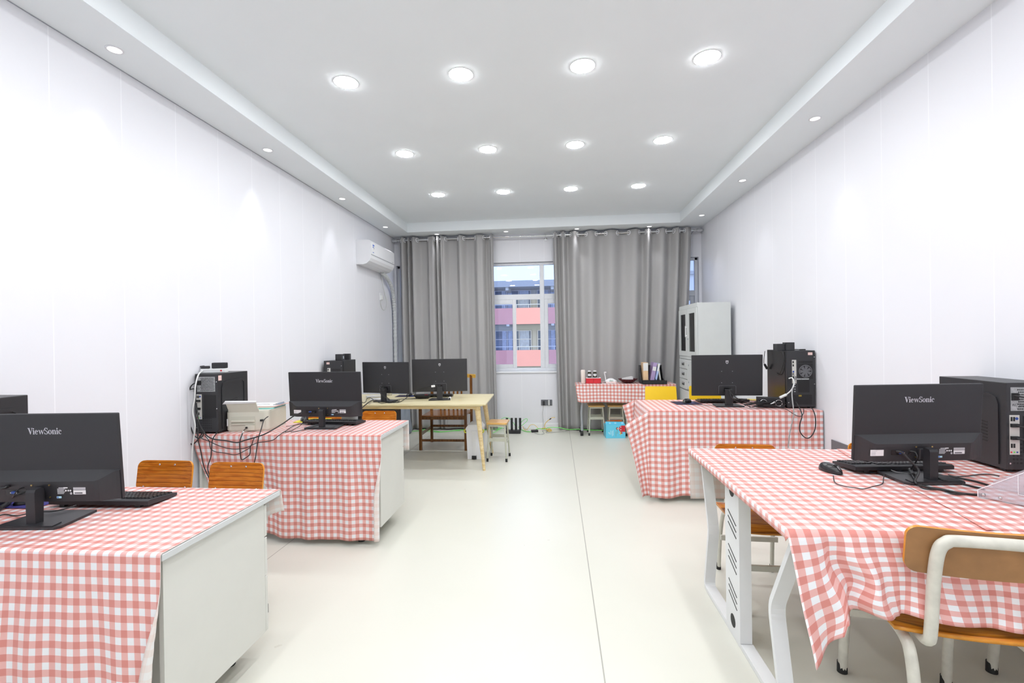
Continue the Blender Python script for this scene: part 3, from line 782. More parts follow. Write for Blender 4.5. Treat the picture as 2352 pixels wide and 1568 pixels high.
# ---- pale wood table
wt = thing('wood_table', 'pale wooden table with splayed round legs, carrying two monitors', 'table', (0, 0, 0))
WZ = .780
MB().prism([(-2.735, 5.185), (-.803, 5.185), (-.840, 6.17), (-2.735, 6.17)], WZ-.016, WZ, 'z').prism([(-2.70, 5.215), (-.85, 5.215), (-.885, 6.14), (-2.70, 6.14)], WZ-.03, WZ-.016, 'z').build('tabletop', M_TABT, wt)
ap = MB().box(-2.62, -.925, 5.25, 5.272, .716, WZ-.03).box(-2.62, -.95, 6.06, 6.082, .70, WZ-.03)
ap.build('apron', M_TABW, wt)
MB().box(-.955, -.933, 5.272, 6.06, .70, WZ-.03).build('side_rail', M_TABW, wt)
for (x, y, fx, fy) in ((-.912, 5.275, -.848, 5.312), (-.955, 6.04, -.866, 6.12), (-2.60, 5.29, -2.66, 5.30), (-2.60, 6.04, -2.66, 6.12)):
    MB().cyl((fx, fy, 0), (x, y, WZ-.028), .0165, .034, 18).build('leg', M_TABW, wt)

# ------------------------------------------------------------------ chairs
def board(w, h, r, th, mf, mb, me, cz, bow=.018, n=10):
    """rounded plywood board standing in XZ, front face to +y, slightly bowed"""
    out = rrect(-w/2, w/2, -h/2, h/2, r, 5); m = MB()
    def yb(x): return -bow*(1-(2*x/w)**2)
    ar = [r*(1-math.cos(R(15*k))) for k in range(7)]
    cols = [-w/2+a for a in ar]+[-w/2+r+(w-2*r)*i/10 for i in range(1, 10)]+[w/2-a for a in ar[::-1]]
    nx = len(cols)-1
    def zr(x):
        e = w/2-abs(x)
        return h/2 if e >= r else h/2-r+math.sqrt(max(0, r*r-(r-e)**2))
    vs = []
    for x in cols:
        z = max(zr(x), h/2-r)
        for zz in (-z, z):
            vs.append((x, yb(x)+th/2, zz+cz)); vs.append((x, yb(x)-th/2, zz+cz))
    fs_f, fs_b, fs_e = [], [], []
    for i in range(nx):
        a, b = 4*i, 4*(i+1)
        fs_f.append((a, a+2, b+2, b)); fs_b.append((a+1, b+1, b+3, a+3)); fs_e += [(a, b, b+1, a+1), (a+2, a+3, b+3, b+2)]
    fs_e += [(0, 1, 3, 2), (4*nx, 4*nx+2, 4*nx+3, 4*nx+1)]
    m.add(vs, fs_f, mf, True); m.add(vs, fs_b, mb, True); m.add(vs, fs_e, me, False)
    return m
def school_chair(label, loc, rz, w=.345, sz=.465, top=.845, h=.165, tube=None, lean=.055, d=.36, leg_r=.0125):
    tube = tube or M_CREAM
    t = thing('school_chair', label, 'chair', loc, rz, 'school chairs with plywood backs')
    bm = board(w, h, .035, .011, 0, 1, 2, 0)
    M = Matrix.Translation((0, -d/2-.035, top-h/2)) @ Matrix.Rotation(R(8), 4, 'X')
    for i, v in enumerate(bm.v): bm.v[i] = M @ v
    br = bm.build('backrest', [M_PLY, M_PLYB, M_PLYE], t)
    for x, z in ((-w*.14, h*.36), (w*.14, h*.36), (-w*.38, -h*.36), (w*.38, -h*.36)):
        p = M @ Vector((x, .0062-.018*(1-(2*x/w)**2), z)); MB().ball(p, (.006, .004, .006), 10, 6).build('screw', M_CHROME, br)
    ox = w/2*.66
    yb_ = -d/2-.058
    path = [(-ox, .10, sz-.030), (-ox, -d/2+.06, sz-.034), (-ox, -d/2-.012, sz-.028), (-ox, -d/2-.03, sz+.03), (-ox, yb_+.012, (sz+top)/2), (-ox, yb_-.012, top-.075)]
    path = path+[(-ox+.018, yb_-.018, top-.040), (-ox+.055, yb_-.020, top-.031)]
    path = path+[(-x, y, z) for x, y, z in path[::-1]]
    MB().tube(path, leg_r, 12, sub=6).build('back_frame', tube, t)
    seat = MB()
    def sf(u, v):
        x = -w*.53+w*1.06*u; y = -d/2+d*v
        return (x, y, sz-.010+.010*(2*u-1)**2-.028*sstep(.86, 1, v)**2), (u, v)
    seat.grid(sf, 12, 14)
    so_ = seat.build('seat', [M_PLY, M_PLYE], t); md = so_.modifiers.new('thick', 'SOLIDIFY'); md.thickness = .012; md.offset = -1; md.material_offset_rim = 1
    for sx in (-1, 1):
        x = sx*w*.425
        lg = MB().tube([(x+sx*.006, d/2+.055, .02), (x+sx*.003, d/2+.035, .2), (x, d/2-.005, sz-.10), (x, d/2-.05, sz-.045), (x, .05, sz-.036), (x, -.05, sz-.036), (x, -d/2+.05, sz-.05), (x, -d/2-.002, sz-.11), (x+sx*.003, -d/2-.04, .2), (x+sx*.006, -d/2-.06, .02)], leg_r, 10, sub=6).build('leg_frame', tube, t)
        for y in (d/2+.057, -d/2-.062):
            MB().cyl((x+sx*.006, y, 0), (x+sx*.006, y, .045), leg_r*1.12, leg_r*1.08, 14).build('foot_cap', M_RUB, lg)
    for y in (d/2+.012, -d/2+.012): MB().box(-w*.46, w*.46, y-.008, y+.008, sz-.235, sz-.205).build('stretcher', tube, t)
    MB().box(-w*.46, w*.46, -.012, .012, sz-.050, sz-.026).build('seat_rail', tube, t)
    return t
# chairs that face the camera stand behind the desks (turned half round)
school_chair('orange plywood school chair behind the nearest left desk, the one by the wall', (-2.165, 2.405-.24, 0), PI-R(1), .33, .465, .858)
school_chair('orange plywood school chair behind the nearest left desk, the one by the aisle', (-1.785, 2.455-.24, 0), PI-R(2), .325, .465, .838)
school_chair('orange plywood school chair behind the printer desk, hidden by its monitor', (-2.25, 4.36-.24, 0), PI, .335, .465, .835)
school_chair('orange plywood school chair behind the printer desk, in front of the black tower', (-1.70, 4.36-.24, 0), PI+R(1), .335, .465, .835)
school_chair('orange school chair under the white framed desk beside its cable column', (1.175, 3.10-.24, 0), PI-R(2), .365, .455, .812, d=.39)
school_chair('orange school chair behind the white framed desk, hidden by the monitor', (1.985, 3.10-.24, 0), PI, .365, .455, .826, d=.39)
school_chair('worn school chair with its brown back to the camera, nearest on the right', (1.392, 1.885, 0), -R(9), .44, .515, .878, .158, M_WORN, d=.47, leg_r=.0185)
school_chair('second worn chair at the nearest right desk, only a front leg in view', (2.075, 1.95, 0), -R(3), .44, .515, .878, .158, M_WORN, d=.47, leg_r=.0185)
def yellow_chair(label, loc, rz):
    t = thing('plastic_chair', label, 'chair', loc, rz, 'yellow plastic chairs')
    m = MB().prism([(-.16, .60), (.16, .60), (.175, .72), (.168, .945), (.158, .958), (-.158, .958), (-.168, .945), (-.175, .72)], -.006, .006, 'y', M=Matrix.Translation((0, -.10, 0)) @ Matrix.Rotation(R(7), 4, 'X'))
    m.build('backrest', M_YEL, t)
    MB().box(-.18, .18, -.19, .19, .455, .475, bev=.008).build('seat', M_YEL, t)
    for sx in (-1, 1):
        MB().tube([(sx*.165, .20, .0), (sx*.155, .17, .45), (sx*.155, -.16, .45), (sx*.17, -.23, .0)], .010, 8, sub=4).build('leg_frame', M_SILV, t)
        MB().tube([(sx*.13, -.15, .45), (sx*.13, -.185, .55), (sx*.13, -.20, .68)], .010, 8, sub=4).build('back_post', M_SILV, t)
yellow_chair('yellow plastic chair behind the right desk, fully clear of its monitor', (1.150, 5.17, 0), PI-R(2))
yellow_chair('yellow plastic chair half hidden by the monitor on the right desk', (1.645, 5.20, 0), PI)

def stool(label, loc, rz=0, h=.47, wood_m=None):
    t = thing('stool', label, 'stool', loc, rz, 'wooden topped metal stools')
    MB().box(-.125, .125, -.135, .135, h-.022, h, bev=.004).build('seat', wood_m or M_STOOLW, t)
    fr_ = MB().box(-.105, .105, -.115, -.103, h-.05, h-.022).box(-.105, .105, .103, .115, h-.05, h-.022).box(-.105, -.093, -.11, .11, h-.05, h-.022).box(.093, .105, -.11, .11, h-.05, h-.022)
    fr_.build('seat_frame', M_OLIVE, t)
    for sx in (-1, 1):
        for sy in (-1, 1):
            l = MB().cyl((sx*.118, sy*.145, .02), (sx*.096, sy*.105, h-.024), .0105, n=10).build('leg', M_OLIVE, t)
            MB().cyl((sx*.119, sy*.1465, 0), (sx*.118, sy*.145, .04), .0135, n=10).build('foot_cap', M_RUB, l)
    for sy in (-1, 1): MB().box(-.105, .105, sy*.122-.008, sy*.122+.008, .245, .285).build('footrest', M_OLIVE, t)
    for sx in (-1, 1): MB().box(sx*.108-.006, sx*.108+.006, -.125, .125, .215, .245).build('side_rail', M_OLIVE, t)
    return t
stool('metal stool with a honey wood seat standing alone by the pale table leg', (-.745, 5.845, 0), R(-2), .475)
stool('metal stool under the folding table, next to the castor', (.60, 7.44, 0), R(1), .462)
stool('metal stool under the folding table, behind the blue carton', (.905, 7.45, 0), R(-1), .462)
stool('lower metal stool under the folding table, beside the hanging cloth corner', (1.165, 7.42, 0), 0, .435)

# ---- brown wooden chair
bc = thing('wooden_chair', 'brown stained wooden slat back chair under the pale table', 'chair', (-1.56, 6.53, 0))
for sx in (-1, 1):
    MB().box(sx*.315-.019, sx*.315+.019, -.285, -.247, 0, .62, bev=.003).build('front_leg', M_BROWN, bc)
    MB().bar([(sx*.30, .255, 0), (sx*.30, .255, .45), (sx*.29, .31, .985)], .036, .032, (1, 0, 0)).build('back_leg', M_BROWN, bc)
    MB().box(sx*.312-.011, sx*.312+.011, -.25, .245, .20, .235).build('side_stretcher', M_BROWN, bc)
    MB().box(sx*.312-.02, sx*.312+.02, -.28, .26, .62, .645, bev=.004).build('armrest', M_BROWN, bc)
MB().box(-.30, .30, -.275, -.25, .12, .15).build('front_stretcher', M_BROWN, bc)
MB().box(-.285, .285, .245, .265, .225, .255).build('back_stretcher', M_BROWN, bc)
MB().box(-.30, .30, -.27, .24, .455, .475, bev=.004).build('seat', M_SEATB, bc)
MB().box(-.30, .30, -.272, -.25, .42, .455).box(-.30, .30, .235, .255, .42, .455).build('seat_rail', M_BROWN, bc)
for x in (-.16, -.10, -.04, .03, .09, .15): MB().bar([(x, .26, .47), (x*.98, .31, .95)], .024, .014, (1, 0, 0)).build('slat', M_BROWN, bc)
MB().bar([(-.36, .30, .968), (-.2, .325, .975), (.2, .325, .975), (.36, .30, .968)], .030, .05, (0, 1, .15)).build('crest_rail', mat('brown wood with painted light', srgb(206, 160, 66), .3, var=.1, vscale=30), bc)  # light on the rail is put into its colour, paler than the brown frame

# ---- pedal bin
pb2 = thing('pedal_bin', 'white plastic pedal bin beside the pale table leg, yellow bag corners showing', 'bin', (-1.052, 5.93, 0))
m = MB().prism([(-.085, 0), (-.03, 0), (-.028, .05), (.028, .05), (.03, 0), (.085, 0), (.098, .365), (-.098, .365)], -.12, .12, 'y'); m.build('bucket', M_TRIM, pb2)
MB().prism([(-.102, .365), (.102, .365), (.104, .39), (.07, .435), (-.07, .435), (-.104, .39)], -.125, .125, 'y').build('lid', M_TRIM, pb2)
MB().box(-.024, .024, -.128, -.1205, .04, .35).box(-.038, .038, -.13, -.1205, .335, .358).build('pedal_rod', M_WHITE, pb2)
MB().box(-.026, .026, -.15, -.121, .008, .045).build('pedal', M_RUB, pb2)
MB().tube([(-.10, -.11, .372), (-.122, -.115, .362), (-.118, -.116, .340), (-.10, -.112, .335)], .009, 6).tube([(.10, -.11, .372), (.122, -.115, .362), (.118, -.116, .340), (.10, -.112, .335)], .009, 6).build('bin_bag', mat('lime bin bag', srgb(214, 212, 70), .4, var=.05), pb2)

# ------------------------------------------------------------------ steel filing cabinet (its doors face the aisle)
cb = thing('filing_cabinet', 'tall grey steel cabinet with glass doors in the right window corner', 'cabinet', (1.852, 6.405, 0))
CW, CH = .895, 1.957          # width along y, height
m = MB().box(.018, .44, 0, .018, 0, CH).box(.018, .44, CW-.018, CW, 0, CH).box(.018, .44, .018, CW-.018, CH-.02, CH).box(.425, .44, .018, CW-.018, 0, CH-.02).box(.018, .425, .018, CW-.018, 0, .08).box(.018, .425, .018, CW-.018, 1.19, 1.215).box(.018, .425, .018, CW-.018, .735, .755)
m.build('body', M_CABI, cb)
MB().box(.03, .42, .02, CW-.02, 1.56, 1.575).build('shelf', M_CABIN, cb)
for a, b in ((0, .075), (CH-.055, CH), (1.185, 1.225)): MB().box(.008, .018, 0, CW, a, b).build('front_rail', M_CABI, cb)
for k, (a, b) in enumerate(((.006, CW/2-.002), (CW/2+.002, CW-.006))):
    z0, z1 = 1.228, CH-.058
    d = MB()
    for q in ((a, b, z0, z0+.07), (a, b, z1-.07, z1), (a, a+.085, z0+.07, z1-.07), (b-.085, b, z0+.07, z1-.07)): d.box(0, .016, *q)
    d = d.build('glass_door', M_CABI, cb)
    MB().box(.007, .010, a+.085, b-.085, z0+.07, z1-.07).build('pane', M_CLEAR, d)
    yy = b-.035 if k == 0 else a+.035
    if k == 1: MB().box(-.022, -.010, a+.018, a+.03, 1.50, 1.66, bev=.004).box(-.012, 0, a+.018, a+.03, 1.51, 1.53).box(-.012, 0, a+.018, a+.03, 1.63, 1.65).build('handle', M_WHITE, d)
    else: MB().cyl((-.004, yy, 1.47), (.002, yy, 1.47), .012).build('lock', M_ALUD, d)
for k in range(3):
    z1 = 1.178-.145*k
    d = MB().box(0, .017, CW/2+.03, CW-.008, z1-.138, z1, bev=.003).build('drawer', M_CABI, cb)
    MB().box(-.006, 0, .62, .74, z1-.09, z1-.045, bev=.003).build('pull', M_CABD, d)
    MB().box(-.010, -.006, .63, .73, z1-.06, z1-.047).build('label_holder', M_INKL, d)
d = MB().box(0, .017, .008, CW/2+.022, .762, 1.178, bev=.003).build('safe_door', M_CABI, cb)
for z in (1.10, .86): MB().cyl((-.004, .40, z), (0, .40, z), .012).build('lock', M_ALUD, d)
for a, b in ((.008, CW/2-.002), (CW/2+.002, CW-.008)):
    d = MB().box(0, .017, a, b, .08, .73, bev=.003).build('lower_door', M_CABI, cb)
    MB().box(-.006, 0, (a+.05), (a+.07), .42, .52).build('pull', M_ALUD, d)
single('box_file', MB().box(0, .2, 0, .09, 0, .03).box(.002, .2, .002, .088, .0301, .06, 1), [M_BLUEL, M_NAVY], 'blue books lying inside the cabinet behind the glass door', 'books', (1.95, 6.55, 1.216))
# ------------------------------------------------------------------ serif lettering for the monitor backs
def qs(m, x0, x1, z0, z1, sk=0): m.append([(x0, z0), (x1, z0), (x1+sk, z1), (x0+sk, z1)])
def ring(m, cx, cz, ro, rz, ti, tz, a0, a1, n=18):
    for i in range(n):
        a, b = R(a0+(a1-a0)*i/n), R(a0+(a1-a0)*(i+1)/n)
        m.append([(cx+(ro-ti)*math.cos(a), cz+(rz-tz)*math.sin(a)), (cx+ro*math.cos(a), cz+rz*math.sin(a)), (cx+ro*math.cos(b), cz+rz*math.sin(b)), (cx+(ro-ti)*math.cos(b), cz+(rz-tz)*math.sin(b))])
def lettering(width):
    """the word as flat outlines, cap height 1"""
    P = []; x = 0
    def V(x):
        P.append([(x+.08, 1), (x+.30, 1), (x+.52, .22), (x+.42, 0), (x+.38, 0)]); P.append([(x+.42, 0), (x+.46, .16), (x+.68, 1), (x+.76, 1), (x+.46, 0)])
        qs(P, x, x+.38, .94, 1); qs(P, x+.58, x+.84, .94, 1); return x+.80
    def i_(x):
        qs(P, x+.07, x+.24, 0, .66); qs(P, x, x+.24, .60, .66); qs(P, x, x+.31, 0, .055); ring(P, x+.155, .87, .105, .105, .105, .105, 0, 360, 12); return x+.34
    def e(x):
        ring(P, x+.26, .33, .26, .345, .16, .06, 20, 320); qs(P, x+.08, x+.47, .34, .41); ring(P, x+.26, .36, .24, .31, .13, .06, 0, 60, 6); return x+.55
    def w(x):
        P.append([(x+.06, .66), (x+.22, .66), (x+.36, .16), (x+.28, 0), (x+.25, 0)]); P.append([(x+.28, 0), (x+.32, .12), (x+.47, .66), (x+.53, .66), (x+.31, 0)])
        P.append([(x+.42, .66), (x+.58, .66), (x+.72, .16), (x+.64, 0), (x+.61, 0)]); P.append([(x+.64, 0), (x+.68, .12), (x+.82, .66), (x+.88, .66), (x+.67, 0)])
        qs(P, x, x+.27, .61, .66); qs(P, x+.76, x+.95, .61, .66); return x+.93
    def S(x):
        ring(P, x+.30, .755, .27, .265, .14, .07, 25, 250, 16); ring(P, x+.30, .255, .29, .275, .15, .07, -155, 70, 16)
        P.append([(x+.10, .66), (x+.20, .56), (x+.50, .36), (x+.56, .33), (x+.44, .50), (x+.20, .64)])
        qs(P, x+.50, x+.56, .68, .98); qs(P, x+.0, x+.06, .02, .34); return x+.63
    def o(x): ring(P, x+.29, .33, .29, .345, .165, .06, 0, 360, 26); return x+.61
    def n(x):
        qs(P, x+.07, x+.24, 0, .66); qs(P, x, x+.24, .60, .66); qs(P, x, x+.31, 0, .055)
        qs(P, x+.42, x+.59, 0, .44); qs(P, x+.35, x+.66, 0, .055); ring(P, x+.385, .43, .205, .245, .165, .09, 0, 130, 10); return x+.68
    def c(x): ring(P, x+.26, .33, .26, .345, .155, .06, 45, 315); ring(P, x+.40, .50, .085, .085, .085, .085, 0, 360, 10); return x+.52
    for g in (V, i_, e, w, S, o, n, i_, c): x = g(x)
    k = width/x; m = MB()
    for q, poly in enumerate(P):
        m.add([(px*k-width/2, -.00002*(q % 9), pz*k) for px, pz in poly], [list(range(len(poly)))])
    return m, k
# ------------------------------------------------------------------ monitors (origin at the foot, back towards -y)
def monitor_serif(label, loc, rz, s=1.0, spec_label=True, qr=True, vga_cable=True):
    t = thing('monitor', label, 'monitor', loc, rz, 'black monitors with silver lettering')
    W, H, Z0 = .598*s, .352*s, .086
    T = Matrix.Translation((0, .0, Z0)) @ Matrix.Rotation(R(3.5), 4, 'X')          # leans back towards the camera
    MB().box(-W/2, W/2, .004, .020, 0, H, 0, T, bev=.004).build('housing', M_BLK, t)
    MB().box(-W/2+.008, W/2-.008, .0195, .0212, .016, H-.008, 0, T).build('screen', M_BLKG, t)
    zu = .345*H/1.0; 
    def chin(u, v):
        x = -W/2+W*u; k = sstep(W*.495, W*.37, abs(x)) if False else 1-sstep(W*.36, W*.497, abs(x))
        dep = .006+.030*k
        if v < .34: q = v/.34; return T @ Vector((x, .004-dep*q, zu-(.036*k+.002)*q)), (u, v)
        q = (v-.34)/.66; zt = zu-.036*k-.002
        return T @ Vector((x, .004-dep*(1-.12*q), zt+(.002+.014*(1-(2*abs(x)/W)**6)*0-zt)*q)), (u, v)
    ch = MB().grid(chin, 44, 9, smooth=False)
    b = [chin(i/44, 1)[0] for i in range(45)]; bt = [T @ Vector((-W/2+W*i/44, .006, .002)) for i in range(45)]
    ch.add(b+bt, [(i, i+1, 46+i, 45+i) for i in range(44)])
    ch = ch.build('rear_housing', M_BLK2, t)
    lt, k = lettering(.140*s)
    for i, v in enumerate(lt.v): lt.v[i] = T @ Vector((v.x, .0026+v.y, v.z+H*.765))
    lt.build('lettering', M_LOGO, t)
    yb = -.0325
    for x in (-.037, .037):
        for z in (zu-.052, .022): MB().cyl(T @ Vector((x, yb+.002, z)), T @ Vector((x, yb-.001, z)), .0035, n=8).build('screw', M_BRASS, ch)
    v = MB().box(-.118, -.100, yb-.006, yb+.002, .040, .049, 0, T).box(-.122, -.120+.001, yb-.006, yb, .042, .047, 1, T).box(-.098, -.094, yb-.006, yb, .042, .047, 1, T); v.build('video_socket', [M_BLUE, M_CHROME], ch)
    MB().box(-.15, -.06, yb+.0008, yb+.002, .034, .056, 0, T).build('connector_recess', M_BLKG, ch)
    lb = MB()
    lx = .070
    for z in (.056, .052, .048, .044, .040, .036): lb.box(lx, lx+.026+.006*((z*1000) % 3)/2, yb-.0005, yb+.001, z, z+.0022, 0, T)
    lb.box(lx+.006, lx+.024, yb-.0005, yb+.001, .0595, .063, 0, T).box(lx+.026, lx+.043, yb-.0006, yb+.001, .0595, .0635, 1, T)
    for x in (.036, .046, .055): lb.disc(T @ Vector((lx+x, yb-.0005, .050)), .0038, (0, -1, 0), 10, 1)
    lb.disc(T @ Vector((lx+.057, yb-.0005, .038)), .005, (0, -1, 0), 10, 0)
    lb.box(lx+.067, lx+.118, yb-.0004, yb+.001, .053, .063, 0, T).box(lx+.067, lx+.118, yb-.0005, yb+.001, .034, .051, 1, T)
    lb.box(lx+.072, lx+.105, yb-.0009, yb+.001, .037, .042, 2, T)
    lb.build('rating_label', [M_INKL, M_PAPER, M_INK], ch)
    if qr:
        q = MB().box(-W*.41, -W*.31, yb+.0015, yb+.004, .030, .058, 0, T)
        for z in (.051, .046, .042, .038, .034): q.box(-W*.405, -W*.405+.02+.006*((z*1000) % 2), yb+.0012, yb+.0016, z, z+.0014, 1, T)
        q.build('paper_label', [M_PAPER, M_INKL], ch)
    MB().box(lx-.004, lx+.015, yb-.0006, yb+.001, .018, .026, 0, T).box(lx-.002, lx+.003, yb-.0008, yb, .019, .025, 1, T).build('seal_label', [M_CARDW, M_BLUEL], ch)
    # stand: bracket, neck, splayed foot
    MB().box(-.032, .016, yb-.014, yb+.004, .010, .064, 0, T, bev=.004).build('neck_bracket', M_BLK, t)
    MB().prism([(-.102+.03, .012), (-.040+.0, .012), (-.036, .145), (-.046, .155), (-.070, .150), (-.074, .14)], -.019, .019, 'x', M=Matrix(((1, 0, 0, .004), (0, 1, 0, -.008), (0, 0, 1, 0), (0, 0, 0, 1)))).build('neck', M_BLK, t)
    bs = MB().prism([(-.122, -.105), (.122, -.105), (.136, -.085), (.118, .09), (-.118, .09), (-.136, -.085)], 0, .010, 'z').prism([(-.112, -.1), (.112, -.1), (.105, -.055), (-.105, -.055)], .010, .014, 'z')
    bs.build('foot', M_BLK2, t)
    return t
def monitor_shield(label, loc, rz, s=1.0):
    t = thing('monitor', label, 'monitor', loc, rz, 'slim black monitors with a shield badge')
    W, H, Z0 = .655*s, .392*s, .098
    T = Matrix.Translation((0, 0, Z0)) @ Matrix.Rotation(R(2), 4, 'X')
    MB().box(-W/2, W/2, 0, .018, 0, H, 0, T, bev=.004).build('housing', M_BLK2, t)
    MB().box(-W/2+.006, W/2-.006, .0176, .0195, .012, H-.006, 0, T).build('screen', M_BLKG, t)
    lg = MB(); cz = H*.825; k = .0125
    out = [(-k, k*1.2), (k, k*1.2), (k, -k*.4), (k*.6, -k*1.05), (0, -k*1.4), (-k*.6, -k*1.05), (-k, -k*.4)]
    lg.add([T @ Vector((x, -.0006, z+cz)) for x, z in out], [list(range(7))[::-1]], 0)
    lg.disc(T @ Vector((0, -.0010, cz-k*.1)), k*.68, (0, -1, 0), 16, 1)
    for q in (-.3, .15): lg.add([T @ Vector((x*k, -.0013, cz+(z+q)*k)) for x, z in ((-.6, 0), (-.2, .18), (.2, 0), (.6, .16), (.6, .28), (.2, .12), (-.2, .30), (-.6, .12))], [list(range(8))[::-1]], 0)
    lg.build('badge', [M_INKL, M_BLK], t)
    for x in (-.05*s, .05*s):
        for z in (.32*H, .60*H): MB().cyl(T @ Vector((x, .001, z)), T @ Vector((x, -.0012, z)), .0028, n=8).build('screw_hole', M_INKL, t)
    br = MB(); hw = .079*s
    br.prism(rrect(-hw, hw, .002, .25*H, .012, 3), -.004, .001, 'y', M=T).build('mount_plate', M_BLK, t)
    MB().bar([T @ Vector(p) for p in ((-hw, -.005, .02), (-hw, -.005, .235*H), (-hw+.012, -.005, .25*H), (hw-.012, -.005, .25*H), (hw, -.005, .235*H), (hw, -.005, .02))], .004, .003, (0, 1, 0)).build('plate_rim', M_INK, t)
    MB().box(-.03, .03, -.006, -.0035, .10*H, .20*H, 0, T).build('socket_recess', M_BLKG, t)
    MB().box(-.034*s, .034*s, -.062, -.03, .008, Z0+.17*H, bev=.005).box(-.024, .024, -.04, .0, Z0+.06*H, Z0+.15*H).build('neck', M_BLK, t)
    MB().prism([(-.128*s, -.085), (.128*s, -.085), (.105*s, .10), (-.105*s, .10)], 0, .012, 'z').build('foot', M_BLK2, t)
    return t
MD1 = monitor_serif('black monitor with silver lettering on the nearest left desk, cut by the frame edge', (-2.128, 1.765, D1['zt']+.001), R(4.5), 1.03, qr=False)
MD2 = monitor_serif('black monitor with silver lettering on the printer desk', (-1.862, 3.605, D2['zt']+.001), R(-1), 1.02)
MRD = monitor_serif('black monitor with silver lettering on the white framed right desk', (1.668, 2.345, RZ+.006), R(6), 1.0)
MW1 = monitor_shield('slim black monitor on the pale table, turned towards the aisle and nearer the left wall', (-2.048, 5.436, WZ+.0005), R(-11), .954)
MW2 = monitor_shield('larger slim black monitor on the pale table, nearer the window gap', (-1.423, 5.588, WZ+.0005), R(9), 1.016)
MD4 = monitor_shield('slim black monitor on the right desk in front of the yellow chairs', (1.622, 4.655, .834), R(0), 1.0)

# ------------------------------------------------------------------ keyboards and mice
def keyboard(label, loc, rz, s=1.0):
    t = thing('keyboard', label, 'keyboard', loc, rz, 'black keyboards')
    W, D = .452*s, .158*s
    MB().prism([(-D/2, .012), (-D/2, .030), (-D/2+.012, .034), (D/2, .016), (D/2, .004), (D/2-.01, .002)], -W/2, W/2, 'x').build('body', M_BLK, t)
    def top(y): return .0335-(y+D/2-.012)/(D-.012)*.0175
    k = MB(); rows = 6; y0 = -D/2+.024; dy = (D-.034)/rows
    rnd = random.Random(3)
    blocks = [(-W/2+.012, .098*s, 4), (-W/2+.012+.106*s, .070*s, 3), (-W/2+.012+.184*s, W-.024-.184*s, 15)]
    for r in range(rows):
        for bx0, bw, n in blocks:
            nn = n if not (n == 15 and r == rows-1) else 8
            for i in range(nn):
                if n == 3 and r in (3,) : continue
                if n == 4 and r == 0 : continue
                xa, xb = bx0+bw*i/nn, bx0+bw*(i+1)/nn; g = .0012
                ya, yb = y0+dy*r+g, y0+dy*(r+1)-g; za, zb = top(ya), top(yb); e = .0025
                vs = [(xa+g, ya, za-.001), (xb-g, ya, za-.001), (xb-g, yb, zb-.001), (xa+g, yb, zb-.001), (xa+g+e, ya+e, za+.007), (xb-g-e, ya+e, za+.007), (xb-g-e, yb-e, zb+.007), (xa+g+e, yb-e, zb+.007)]
                k.add(vs, [(4, 5, 6, 7), (0, 1, 5, 4), (1, 2, 6, 5), (2, 3, 7, 6), (3, 0, 4, 7)])
    k.build('keycaps', M_KEY, t)
    for sx in (-1, 1): MB().box(sx*W*.38-.012, sx*W*.38+.012, -D/2+.006, -D/2+.026, 0, .016).build('flip_foot', M_RUB, t)
    MB().box(W*.12, W*.2, D/2*-1+.012, -D/2+.02, .0335, .0342).build('brand_strip', M_INK, t)
    return t
keyboard('black keyboard on the nearest left desk', (-2.066, 1.995, D1['zt']+.001), R(2), 1.05)
keyboard('black keyboard on the printer desk, by the yellow folder', (-1.868, 3.765, D2['zt']+.001), R(-4), 1.06)
keyboard('black keyboard on the right desk in front of the yellow chairs', (1.672, 4.945, .834), R(1), 1.06)
keyboard('black keyboard on the white framed right desk', (1.664, 2.512, RZ+.007), R(5), 1.05)
keyboard('black keyboard on the pale wooden table', (-1.559, 5.912, WZ+.001), R(6), .96)
def mouse(label, loc, rz, s=1.0, cord=None):
    t = thing('mouse', label, 'computer mouse', loc, rz, 'black mice')
    def fn(u, v):
        th = 2*PI*u; ph = PI/2*v
        cx, cy = math.cos(th), math.sin(th)
        wy = .060*s*(1-.06*cy); wx = .033*s*(1+.10*cy)
        r = math.cos(ph)**.55
        z = .036*s*math.sin(ph)**.9*(1-.22*max(0, -cy*r)*1.0)
        return (wx*cx*r, wy*cy*r, max(z, .0015)), (u, v)
    MB().grid(fn, 28, 12).build('shell', M_BLKG, t)
    MB().cyl((-.005*s, -.030*s, .0300*s), (.005*s, -.030*s, .0300*s), .008*s, n=14).build('scroll_wheel', M_RUB, t)
    MB().bar([(0, -.055*s, .019*s), (0, -.042*s, .030*s), (0, -.02*s, .0362*s), (0, 0, .0368*s)], .0012, .002, (1, 0, 0)).build('button_seam', M_INKL, t)
    if cord: MB().tube(cord, .0016, 6).build('cord', M_CABLE, t)
    return t
mouse('black mouse on the purple pad, nearest left desk', (-2.445, 1.955, D1['zt']+.0045), R(-35), 1.0, [(0, -.058, .006), (-.02, -.10, .003), (-.08, -.14, .002), (-.2, -.15, .002)])
single('mouse_pad', MB().box(-.13, .13, -.105, .105, 0, .003, bev=.001), M_PURPLE, 'purple mouse pad on the nearest left desk', 'mouse pad', (-2.475, 1.985, D1['zt']+.001), R(2))
mouse('black mouse on the yellow folder, printer desk', (-2.195, 3.875, D2['zt']+.006), R(25), 1.0, [(0, -.058, .006), (.01, -.10, 0), (-.03, -.17, -.003), (-.12, -.23, -.003)])
single('folder', MB().box(-.13, .13, -.085, .085, 0, .0035).box(-.128, .132, -.083, .088, .0036, .005, 0), M_YELP, 'yellow paper folder under the mouse on the printer desk', 'folder', (-2.125, 3.885, D2['zt']+.001), R(4))
mouse('black mouse on the navy pad, right desk by the yellow chairs', (1.305, 4.87, .8375), R(-40), 1.12, [(0, -.058, .006), (.06, -.12, .0), (.20, -.10, -.002), (.30, .02, -.002)])
